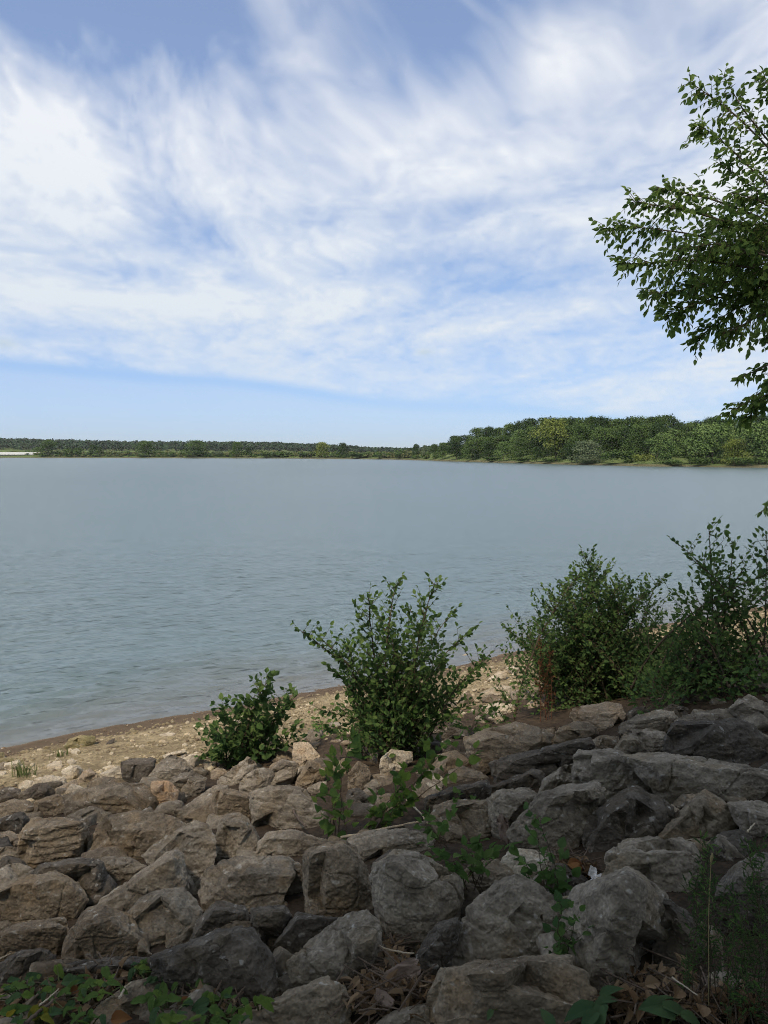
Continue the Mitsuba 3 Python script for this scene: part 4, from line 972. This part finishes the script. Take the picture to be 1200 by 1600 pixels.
for i, (lab, lv) in enumerate([
    ('ground plant with pointed leaves in the bottom left corner', [(8, 1545, 170, 1.1), (30, 1540, 10, 1.0), (52, 1525, 5, .9), (20, 1560, 200, .9), (45, 1555, -10, .8)]),
    ('ground plant with a long leaf, second from the bottom left corner', [(78, 1537, 8, 1.1), (115, 1531, 12, 1.3), (98, 1550, 190, .8), (70, 1550, 215, .8)]),
    ('ground plant with the palest leaves, between the corner plant and the brown flat rock', [(148, 1535, 25, 1.2), (130, 1548, 240, .8), (165, 1550, 15, 1.0), (140, 1558, 190, .9), (178, 1535, -5, .8)]),
    ('low ground plant right at the bottom left edge, mottled with yellow', [(10, 1580, 160, 1.1), (35, 1575, 20, 1.0), (60, 1585, 200, 1.0), (90, 1580, 15, 1.0), (75, 1592, -15, .9), (30, 1595, 10, .9)]),
    ('ground plant at the bottom edge left of the brown flat rock', [(120, 1590, 200, .9), (150, 1588, 15, .9), (135, 1597, 0, .9), (110, 1575, 30, .7)]),
    ('thin sprig with small light leaves above the brown flat rock', [(215, 1505, 30, .8), (228, 1512, 10, .9), (205, 1522, 250, .7), (240, 1530, 20, .8), (255, 1508, 0, .6), (222, 1503, 150, .5)]),
    ('ground plant with toothed dark leaves, first right of the brown flat rock', [(255, 1545, 80, 1.0), (275, 1560, 10, 1.1), (250, 1565, 200, .9), (240, 1590, 250, 1.0), (265, 1595, -20, 1.0), (280, 1590, 20, .8), (215, 1563, 170, .9)]),
    ('bushy ground plant with pale leaves at the bottom edge left of the pointed brown rock', [(300, 1524, 60, .8), (318, 1535, 20, .9), (330, 1558, 5, 1.1), (312, 1570, 200, 1.0), (340, 1580, -15, 1.0), (382, 1575, 70, .9), (355, 1550, 40, .8), (300, 1592, 190, .9), (345, 1597, 0, .9), (375, 1590, 20, .8)]),
    ('single curled leaf on the pointed brown rock', [(415, 1562, 15, 1.0)])]):
    leaf_plant('ground_plant', lab, lv, .060, ['mat_leaf_vine', WX, 'mat_leaf_vine', 'mat_leaf_bright'] if i != 3 else ['mat_leaf_vine', 'mat_leaf_yellow', WX], 20 + i, group=GP, template=LEAF_TOOTH, aspect=.60, extra=2)

# wispy weeds at the lower right
for i, (lab, b, tips) in enumerate([
    ('tall wispy weed with fine needle leaves, leftmost at the lower right', (1105, 1585), [(1102, 1310), (1095, 1345), (1085, 1400), (1075, 1430), (1090, 1470), (1112, 1380), (1090, 1510)]),
    ('wispy weed clump in the middle of the lower right corner', (1140, 1590), [(1110, 1320), (1130, 1390), (1150, 1440), (1120, 1450), (1140, 1490), (1160, 1510), (1150, 1400)]),
    ('wispy weed clump at the right border', (1185, 1590), [(1165, 1320), (1180, 1335), (1195, 1330), (1170, 1390), (1190, 1430), (1160, 1440), (1200, 1480), (1180, 1500), (1195, 1390)]),
    ('low thin weeds at the bottom right corner', (1165, 1615), [(1150, 1540), (1180, 1550), (1195, 1560), (1130, 1560), (1170, 1570)])]):
    p, d = ground_hit(*b)
    bush('wispy_weed', lab, p, tips_px(tips, d - .1, .12, _rng), .026, ['mat_weed', 'mat_weed', 'mat_leaf_vine'], twigs=24, twig=.080, gap=.014, t0=.30, r0=.0022, spread_base=.05, singles=0, seed=40 + i, aspect=.22, category='weed', group='wispy weeds in the lower right corner', stem_mat='mat_stem', twig_up=.7)
p, d = ground_hit(1108, 1590)
add('dry_stalk', tube([p + [0, 0, -.05], at(1107, 1430, d - .15), at(1111, 1345, d - .15)], [.0018, .0015, .0011], 5), 'mat_straw', label='straight straw-coloured stalk with a furry tip among the wispy weeds', category='stalk')
add('seed_head', tube([at(1111, 1347, d - .15), at(1112, 1340, d - .15), at(1113, 1333, d - .15)], [.003, .005, .002], 6), 'mat_straw', 'dry_stalk')

# grass tufts on the beach
for lab, x, y, n, h in [('grass tuft on the beach nearest the left border', 33, 1215, 26, .20), ('second grass tuft on the beach beside the left one', 47, 1214, 18, .15), ('small grass tuft below the olive waterline rock', 94, 1182, 24, .10)]:
    rng = np.random.default_rng(abs(x)); p, d = ground_hit(x, y); bl = []
    for i in range(n):
        a = rng.random() * 6.28; q = p + np.array([.05 * rng.normal(), .04 * rng.normal(), -.01]); o = np.array([math.cos(a), math.sin(a), 0]) * h * .45 * rng.random()
        bl.append(tube(bez(q, q + o * .3 + [0, 0, h * .6], q + o + [0, 0, h * rng.uniform(.5, 1)], 5), [.0035, .003, .0025, .0018, .0006], 3))
    k = thing('grass_tuft', lab, 'grass tuft', 'grass tufts on the beach')
    add('blades', join(bl), 'mat_grass', k, kind='stuff')

# ------------------------------------------------------------------ litter, sticks and dead leaves among the boulders
def litter(label, spots, n, seed, mats=('mat_leaf_dead', 'mat_stick_dark')):
    rng = np.random.default_rng(seed); L = Leaves(leaf_template(False, .5, .5), .55); st = []
    for x, y, rx, ry in spots:
        for i in range(n):
            p, d = ground_hit(x + rx * rng.normal() * .45, y + ry * rng.normal() * .45)
            p = p + np.array([0, 0, .02 + .05 * rng.random()]); a = rng.random() * 6.28
            L.put(p, np.array([math.cos(a), math.sin(a), .4 * rng.normal()]), unit(np.array([0, 0, .8]) + .7 * rng.normal(size=3)), rng.uniform(.025, .06))
            if i % 3 == 0:
                l = rng.uniform(.04, .14); q = np.array([math.cos(a), math.sin(a), .15 * rng.normal()]) * l
                st.append(tube([p - q, p + .1 * l * rng.normal(size=3), p + q], [.003, .0035, .002], 4))
    add('leaf_litter', L.arrays(), mats[0], label=label, category='leaf litter', kind='stuff')
    add('twig_litter', join(st), mats[1], label='thin brown twigs in the ' + label.split(' ', 1)[1], category='twig litter', kind='stuff')


litter('brown dead leaves in the hollow at the bottom centre', [(615, 1535, 55, 45), (585, 1575, 60, 30), (650, 1560, 40, 30), (600, 1500, 25, 14)], 110, 1)
litter('brown dead leaves at the bottom right between the boulders', [(1040, 1560, 70, 30), (980, 1590, 60, 16), (1090, 1590, 60, 20), (1160, 1590, 50, 20)], 80, 2)
litter('brown dead leaves under the bottom left plants', [(100, 1560, 90, 20), (60, 1590, 70, 16), (170, 1545, 50, 14), (330, 1590, 60, 16)], 70, 3)
litter('brown dead leaves in the dark hollow right of centre', [(890, 1362, 26, 12), (915, 1372, 14, 10)], 40, 4)


def stick(label, pts, r, mat='mat_stick', lift=.12, group='sticks and dead twigs on the boulders', name='stick'):
    q = []
    for x, y in pts:
        p, d = ground_hit(x, y); q.append(at(x, y, d - lift * 1.6))
    q = np.array(q); m = np.array([np.interp(np.linspace(0, len(q) - 1, 12), np.arange(len(q)), q[:, i]) for i in range(3)]).T
    m += np.random.default_rng(int(abs(pts[0][0]))).normal(size=m.shape) * r * .22
    return add(name, tube(m, np.linspace(r, r * .6, 12) * (1 + .15 * np.sin(np.arange(12) * 2.1)), 7), mat, smooth=50, label=label, category='stick', group=group)


stick('long pale bowed stick lying across the rocks right of the seedling', [(532, 1309), (570, 1302), (620, 1290), (660, 1284), (668, 1285)], .0075)
stick('short pale stick sloping down to the long bowed one', [(636, 1250), (655, 1268), (668, 1286)], .006)
stick('stubby pale stick on the dark stone left of the huge peaked boulder', [(864, 1405), (885, 1403), (902, 1399)], .008)
stick('thin pale twig behind the flat-topped light boulder', [(1055, 1317), (1070, 1314), (1082, 1311)], .004)
stick('bright forked twig at the right border near the peaked boulder', [(1168, 1300), (1176, 1290), (1184, 1281)], .004)
stick('thin grey twig at the left border above the dark rounded boulder', [(-4, 1500), (8, 1494), (16, 1490)], .0035)
stick('straw-coloured stalk lying among the bottom left ground plants', [(62, 1570), (78, 1558), (92, 1545)], .003)
stick('thick dark stick under the bottom left ground plants', [(40, 1598), (60, 1582), (84, 1562)], .007, 'mat_stick_dark')
stick('peeled stick rising from the bottom left plants', [(186, 1560), (196, 1542), (205, 1535)], .004)
stick('twig lying in the hollow at the bottom centre', [(560, 1580), (585, 1576), (606, 1578)], .0035, 'mat_stick_dark')
stick('bleached twig at the upper edge of the dead leaves, bottom centre', [(592, 1478), (605, 1484), (628, 1488), (648, 1490)], .004)
stick('charred crooked twig lying on the large pale flat-topped boulder', [(450, 1262), (458, 1266), (465, 1280), (478, 1292)], .009, 'mat_stick_dark', .22)
stick('thin root hanging in the dark hollow right of centre', [(908, 1345), (914, 1335), (920, 1322)], .003, 'mat_stick_dark')
stick('straw stalk lying at the bottom right in the dead leaves', [(1050, 1527), (1068, 1540), (1090, 1555)], .0025)


def chip(name, label, cx, cy, w, h, thick, mat, seed, cat, ang=0.0, lift=.1, bend=.15):
    """A thin bent piece lying tilted towards the viewer."""
    rng = np.random.default_rng(seed); p, d = ground_hit(cx, cy); d -= lift * 1.6; p = at(cx, cy, d)
    a = math.radians(ang); u = math.cos(a) * RT + math.sin(a) * np.array([0, .6, .8]); v = unit(np.cross(u, [.2, -.75, .65])); n = unit(np.cross(u, v)); n = n if n[2] > 0 else -n
    k = 7; g = np.linspace(-.5, .5, k); U, V = np.meshgrid(g, g, indexing='ij')
    Z = bend * (U ** 2 + .6 * V * U) * w / FOC * d + .06 * rng.normal(size=U.shape) * h / FOC * d
    Ue = U * (1 - .35 * np.abs(V) ** 1.5 * rng.random()) + .04 * rng.normal(size=U.shape); Ve = V * (1 - .5 * np.abs(U)) + .04 * rng.normal(size=U.shape)
    top = p + (Ue[..., None] * w * u + Ve[..., None] * h * v) / FOC * d + Z[..., None] * n
    t = top.reshape(-1, 3); f = grid_faces(k, k); m = len(t); bot = t - n * thick
    rim = [(0, j) for j in range(k)] + [(i, k - 1) for i in range(1, k)] + [(k - 1, j) for j in range(k - 2, -1, -1)] + [(i, 0) for i in range(k - 2, 0, -1)]
    r = [i * k + j for i, j in rim]; q = [(r[i], r[(i + 1) % len(r)], r[(i + 1) % len(r)] + m) for i in range(len(r))] + [(r[i], r[(i + 1) % len(r)] + m, r[i] + m) for i in range(len(r))]
    add(name, (np.vstack([t, bot]), np.vstack([f, f[:, ::-1] + m, np.array(q)])), mat, smooth=40, label=label, category=cat)


def bark_piece(p, n, uv):
    return mix([.13, .095, .075], [.27, .215, .18], fbm(p.x * 30, p.y * 90, p.z * 60, 3))


matte('mat_bark_piece', proc(bark_piece), bump=lambda p, n, uv: .004 * fbm(p.x * 40, p.y * 120, p.z * 80, 3))
matte('mat_paper', (.78, .78, .76), rough=.6)
chip('bark_piece', 'large grey-brown slab of bark lying on the dead leaves at the bottom centre', 628, 1522, 62, 34, .006, 'mat_bark_piece', 1, 'bark', 28, .10)
chip('bark_piece', 'dark broken bark chip below the large bark slab', 600, 1560, 32, 18, .006, 'mat_bark_piece', 2, 'bark', -30, .08)
chip('bark_piece', 'narrow splintered bark strip in the cleft beside the large angular boulder', 788, 1295, 18, 44, .008, 'mat_bark_piece', 3, 'bark', 8, .2)
chip('litter_scrap', 'crumpled white scrap of litter in the dark hollow right of centre', 926, 1362, 12, 18, .003, 'mat_paper', 4, 'litter', -20, .12, .9)
chip('litter_scrap', 'flat greyish-white scrap lying just right of the crumpled one', 932, 1373, 26, 9, .004, 'mat_paper', 5, 'litter', 28, .12)
chip('litter_scrap', 'small white scrap on the dark ground under the widest bush', 977, 1085, 16, 7, .004, 'mat_paper', 6, 'litter', 5, .03, .6)


def dead_leaf(label, x, y, size, ang, mat='mat_leaf_dead', lift=.08):
    p, d = ground_hit(x, y); a = math.radians(ang); L = Leaves(leaf_template(True, .5, .45), .7)
    L.put(at(x, y, d - lift * 1.6) - np.array([size * .4, 0, 0]), np.array([math.cos(a), math.sin(a) * .6, .2]), unit(np.array([.1, -.5, .8])), size)
    add('dead_leaf', L.arrays(), mat, label=label, category='dead leaf', group='single fallen leaves')


dead_leaf('cream dead leaf on the soil at the foot of the huge peaked boulder', 1020, 1540, .06, 20)
dead_leaf('orange-red dead leaf among the bottom left ground plants', 112, 1552, .05, 30, 'mat_leaf_rust')
dead_leaf('rust-brown curled leaf at the bottom edge beside the brown flat rock', 185, 1594, .06, 10, 'mat_leaf_rust')
dead_leaf('orange fallen leaf right of the brown flat rock at bottom left', 290, 1568, .035, 60, 'mat_leaf_rust')
dead_leaf('yellow fallen leaf lying on the ground cover under the right sapling', 1128, 1074, .07, 10, 'mat_leaf_yellow')
dead_leaf('pale dead leaf at the bottom right beside the wispy weed stems', 1112, 1590, .06, 80)
dead_leaf('beige dead leaf behind the right rosette of waxy leaves', 1068, 1560, .06, 60)
dead_leaf('rust-coloured dry frond in the dark hollow right of centre', 900, 1356, .085, 25, 'mat_leaf_rust', .1)
dead_leaf('second rust-coloured dry frond, left of the white scrap', 912, 1362, .075, 100, 'mat_leaf_rust', .1)
dead_leaf('brown curled leaf between the small leafy plant and the tall boulder', 676, 1345, .05, 80, 'mat_leaf_red', .1)

# ------------------------------------------------------------------ the tree at the right and the shade trees over the viewer
def big_tree(name, label, base, height, lobes, n_leaves, leaf, seed, limbs=9, r0=.17, mats=('mat_leaf_tree',), group=None, shaped=None):
    rng = np.random.default_rng(seed); k = thing(name, label, 'tree', group)
    lob = np.array(lobes, float); top = np.array([lob[:, 0].mean(), lob[:, 1].mean(), base[2] + height * .8])
    tr = bez(base + [0, 0, -.3], base + [.1, .1, height * .4], top, 16)
    add('trunk', tube(tr, np.linspace(r0, r0 * .25, 16), 10), 'mat_bark', k, smooth=60)
    for i in range(limbs):
        c = lob[i % len(lob)]; s = tr[4 + (i * 7) % 10]; e = c[:3] + rng.normal(size=3) * c[3:6] * .45
        pts = bez(s, (s + e) / 2 + [0, 0, .4], e, 10) + np.cumsum(rng.normal(size=(10, 3)), 0) * .02
        add('limb', tube(pts, np.linspace(r0 * .38, r0 * .06, 10), 7), 'mat_bark', k, smooth=60)
    w = lob[:, 3] * lob[:, 4] * lob[:, 5]; li = rng.choice(len(lob), n_leaves, p=w / w.sum())
    d = rng.normal(size=(n_leaves, 3)); d /= np.linalg.norm(d, axis=1, keepdims=True)
    c = lob[li, :3] + d * lob[li, 3:6] * rng.random(n_leaves)[:, None] ** .45
    if shaped is not None:
        c = c[shaped(c)]
    L = Leaves(LEAF, .66); ax = rng.normal(size=(len(c), 3)) * [1, 1, .5] + [0, 0, -.3]; nn = rng.normal(size=(len(c), 3)) * .6 + [0, 0, .8]
    for a in range(len(c)):
        L.put(c[a], ax[a], nn[a], leaf * rng.uniform(.7, 1.2))
    for i, m in enumerate(mats):
        add('foliage', L.arrays(np.arange(i, len(c), len(mats))), m, k, kind='stuff')
    return k


gz = lambda x, y: float(ground_z(x, y))
out_right = lambda c: (c[:, 0] > .505 * c[:, 1] + .15) | (c[:, 1] < 0)
TREE = big_tree('overhanging_tree', 'leafy tree reaching in from the right border with drooping branches', np.array([5.6, 6.2, gz(5.6, 6.2)]), 8.5,
                [(5.3, 6.4, 6.2, 1.8, 1.8, 1.4), (6.2, 6.0, 7.6, 2.2, 2.2, 1.6), (5.0, 5.4, 8.6, 1.8, 1.8, 1.2), (6.6, 7.2, 5.6, 1.6, 1.6, 1.2), (5.0, 7.4, 7.6, 1.3, 1.3, 1.3)], 5200, .075, 31, shaped=out_right)


def branch(rng, L, tw, pts_px, depth, n_twig, twig, leaf, gap, r=.011):
    """A leafy bough: the first point is where it leaves the tree, outside the picture."""
    q = np.array([at(x, y, depth + dz) for x, y, dz in pts_px])
    m = np.array([np.interp(np.linspace(0, len(q) - 1, 16), np.arange(len(q)), q[:, i]) for i in range(3)]).T
    m[1:-1] = .5 * m[1:-1] + .25 * (m[:-2] + m[2:])
    add('bough', tube(m, np.linspace(r, r * .18, 16), 6), 'mat_bark', TREE)
    leaf_row(rng, L, m[9:], leaf, gap * .8, droop=.5)
    n_twig = int(n_twig * 2.9)
    for j in range(n_twig):
        t = .12 + .86 * (j + rng.random()) / n_twig; i = min(14, int(t * 15)); p = m[i] + (t * 15 - i) * (m[i + 1] - m[i])
        tan = unit(m[i + 1] - m[i]); o = rng.normal(size=3); o -= tan * (o @ tan)
        d = unit(tan * .75 + unit(o) * .8 + np.array([0, 0, -.15])); l = twig * (1.15 - .85 * t) * rng.uniform(.5, 1.2)
        s = bez(p, p + d * l * .55, p + d * l + np.array([0, 0, -.18 * l]), 6)
        tw.append(tube(s, np.linspace(.0035, .0012, 6), 3)); leaf_row(rng, L, s, leaf, gap, droop=.5)


_rng = np.random.default_rng(8); LT = Leaves(LEAF_FINE, .58); tw = []
LF, GAP = .062, .038
for pts, dep, nt, tl in [
    ([(1290, 330, .3), (1220, 250, .1), (1150, 180, 0), (1110, 150, 0), (1076, 127, 0)], 6.5, 16, .34),
    ([(1280, 300, .2), (1200, 220, .1), (1160, 170, 0), (1128, 114, 0)], 6.6, 12, .26),
    ([(1290, 260, .3), (1230, 190, .1), (1205, 150, 0), (1192, 112, 0)], 6.4, 12, .28),
    ([(1290, 360, .3), (1210, 300, .1), (1150, 240, 0), (1110, 205, 0), (1084, 197, 0)], 6.5, 16, .32),
    ([(1290, 380, .2), (1210, 320, .1), (1160, 280, 0), (1118, 252, 0)], 6.7, 12, .30),
    ([(1290, 420, .3), (1180, 390, .1), (1080, 365, 0), (1000, 355, 0), (936, 357, 0)], 6.4, 24, .40),
    ([(1290, 400, .2), (1180, 360, .1), (1080, 330, 0), (1030, 322, 0), (983, 312, 0)], 6.5, 20, .36),
    ([(1290, 390, .3), (1190, 340, .1), (1110, 310, 0), (1060, 300, 0), (1026, 292, 0)], 6.6, 18, .32),
    ([(1290, 385, .3), (1230, 340, .1), (1180, 310, 0), (1140, 300, 0)], 6.4, 14, .32),
    ([(1290, 430, .3), (1180, 420, .1), (1090, 405, 0), (1020, 410, 0), (965, 414, 0)], 6.3, 22, .40),
    ([(1290, 450, .3), (1190, 440, .1), (1110, 440, 0), (1060, 455, 0), (1008, 460, 0)], 6.5, 20, .38),
    ([(1290, 460, .3), (1190, 455, .1), (1120, 465, 0), (1070, 480, 0), (1036, 497, 0)], 6.4, 18, .34),
    ([(1290, 470, .3), (1210, 465, .1), (1150, 480, 0), (1110, 510, 0), (1084, 541, 0)], 6.5, 18, .32),
    ([(1290, 480, .2), (1230, 480, .1), (1180, 495, 0), (1150, 515, 0), (1128, 520, 0)], 6.3, 14, .30),
    ([(1290, 430, .2), (1200, 400, 0), (1120, 380, 0), (1060, 390, -.1)], 6.1, 22, .44),
    ([(1290, 420, .5), (1210, 410, .4), (1140, 420, .3), (1080, 430, .3)], 6.5, 22, .44),
    ([(1290, 360, .2), (1230, 350, 0), (1170, 350, 0), (1120, 345, 0)], 6.2, 20, .42),
    ([(1290, 360, .2), (1240, 365, 0), (1200, 370, 0), (1165, 385, 0)], 6.7, 18, .36),
    ([(1290, 440, .2), (1240, 430, 0), (1200, 430, 0), (1165, 450, 0)], 6.4, 18, .42),
    ([(1290, 490, .2), (1250, 520, .1), (1220, 560, 0), (1180, 580, 0), (1152, 590, 0)], 6.4, 9, .16),
    ([(1290, 500, .2), (1240, 560, .1), (1205, 600, 0), (1165, 630, 0), (1132, 648, 0)], 6.3, 14, .24),
    ([(1290, 520, .2), (1240, 570, .1), (1210, 610, 0), (1180, 640, 0), (1160, 655, 0)], 6.4, 14, .24),
    ([(1290, 530, .2), (1250, 570, .1), (1220, 600, 0), (1195, 625, 0)], 6.2, 12, .24),
    ([(1290, 480, .2), (1250, 500, .1), (1220, 510, 0), (1195, 530, 0)], 6.5, 10, .22),
    ([(1290, 700, .2), (1250, 740, .1), (1215, 775, 0), (1188, 802, 0)], 6.3, 5, .10)]:
    branch(_rng, LT, tw, pts, dep, nt, tl, LF, GAP)
add('twigs', join(tw), 'mat_stem', TREE, kind='stuff')
LT.build(TREE, ['mat_leaf_tree', 'mat_leaf_tree', BU], 300, _rng)

# two trees beside and behind the viewer: the bank lies in their shade
over = lambda c: (c[:, 2] > 3.2 + 1.0 * np.maximum(c[:, 1], 0) + .7) | (c[:, 1] < -.3)
big_tree('shade_tree', 'tall leafy tree on the bank behind the viewer, shading the boulders', np.array([0.4, -2.9, gz(0.4, -2.9)]), 9.5,
         [(-.8, -1.0, 7.6, 2.4, 2.0, 1.3), (1.0, -.4, 7.9, 2.3, 2.0, 1.3), (.2, 1.2, 8.3, 2.2, 1.8, 1.2), (2.4, .6, 8.6, 2.2, 2.0, 1.2), (2.6, -1.6, 7.2, 2.2, 2.0, 1.5), (.6, -1.0, 9.8, 2.4, 2.2, 1.2), (-1.4, .2, 9.0, 2.0, 1.8, 1.2), (3.2, 2.6, 9.6, 2.0, 1.8, 1.2), (1.0, 2.8, 9.4, 1.8, 1.6, 1.0)], 26000, .15, 41, mats=('mat_leaf_tree', BU), shaped=over)
big_tree('shade_tree', 'second leafy tree behind the viewer, farther left on the bank', np.array([-3.6, -3.6, gz(-3.6, -3.6)]), 9.0,
         [(-3.4, -1.8, 7.0, 2.0, 1.9, 1.4), (-2.4, -2.4, 8.4, 2.0, 1.8, 1.3), (-4.4, -2.6, 8.0, 2.2, 2.0, 1.4), (-3.0, -.6, 8.0, 1.9, 1.4, 1.2), (-4.7, 1.2, 7.8, 2.0, 1.6, 1.0), (-6.0, .2, 7.4, 1.6, 1.6, 1.0)], 6800, .15, 42, mats=('mat_leaf_tree', BU), shaped=over)
for x, y, h in [(-8, -8, 9.5), (-3.5, -9.5, 10.5), (1.5, -9, 9.5), (6.5, -8.5, 10.5), (11, -6, 9.5), (-12, -5.5, 9)]:
    big_tree('shade_tree', 'tree of the wood behind the viewer', np.array([x, y, gz(x, y)]), h, [(x + a, y + b, 2 + c, r, r, 1.7) for a, b, c, r in ((0, 0, 6.5, 2.6), (1.2, .6, 4.4, 2.2), (-1.2, .3, 4.2, 2.2), (.3, 1.0, 2.2, 1.9), (-1.4, .8, 1.6, 1.6), (1.6, .9, 1.5, 1.6))], 3500, .24, int(50 + x), limbs=5, mats=(BU,), group='trees of the wood behind the viewer')

# ------------------------------------------------------------------ the summer air over the lake
scene['air'] = {'type': 'homogeneous', 'albedo': 0.95, 'sigma_t': HAZE}
scene['haze'] = {'type': 'cube', 'to_world': T().translate([0, 0, 19]).scale([4300, 4300, 26]), 'bsdf': {'type': 'null'}, 'interior': {'type': 'ref', 'id': 'air'}}
labels['haze'] = {'kind': 'stuff', 'label': 'thin summer haze', 'category': 'haze'}
scene['camera']['medium'] = {'type': 'ref', 'id': 'air'}
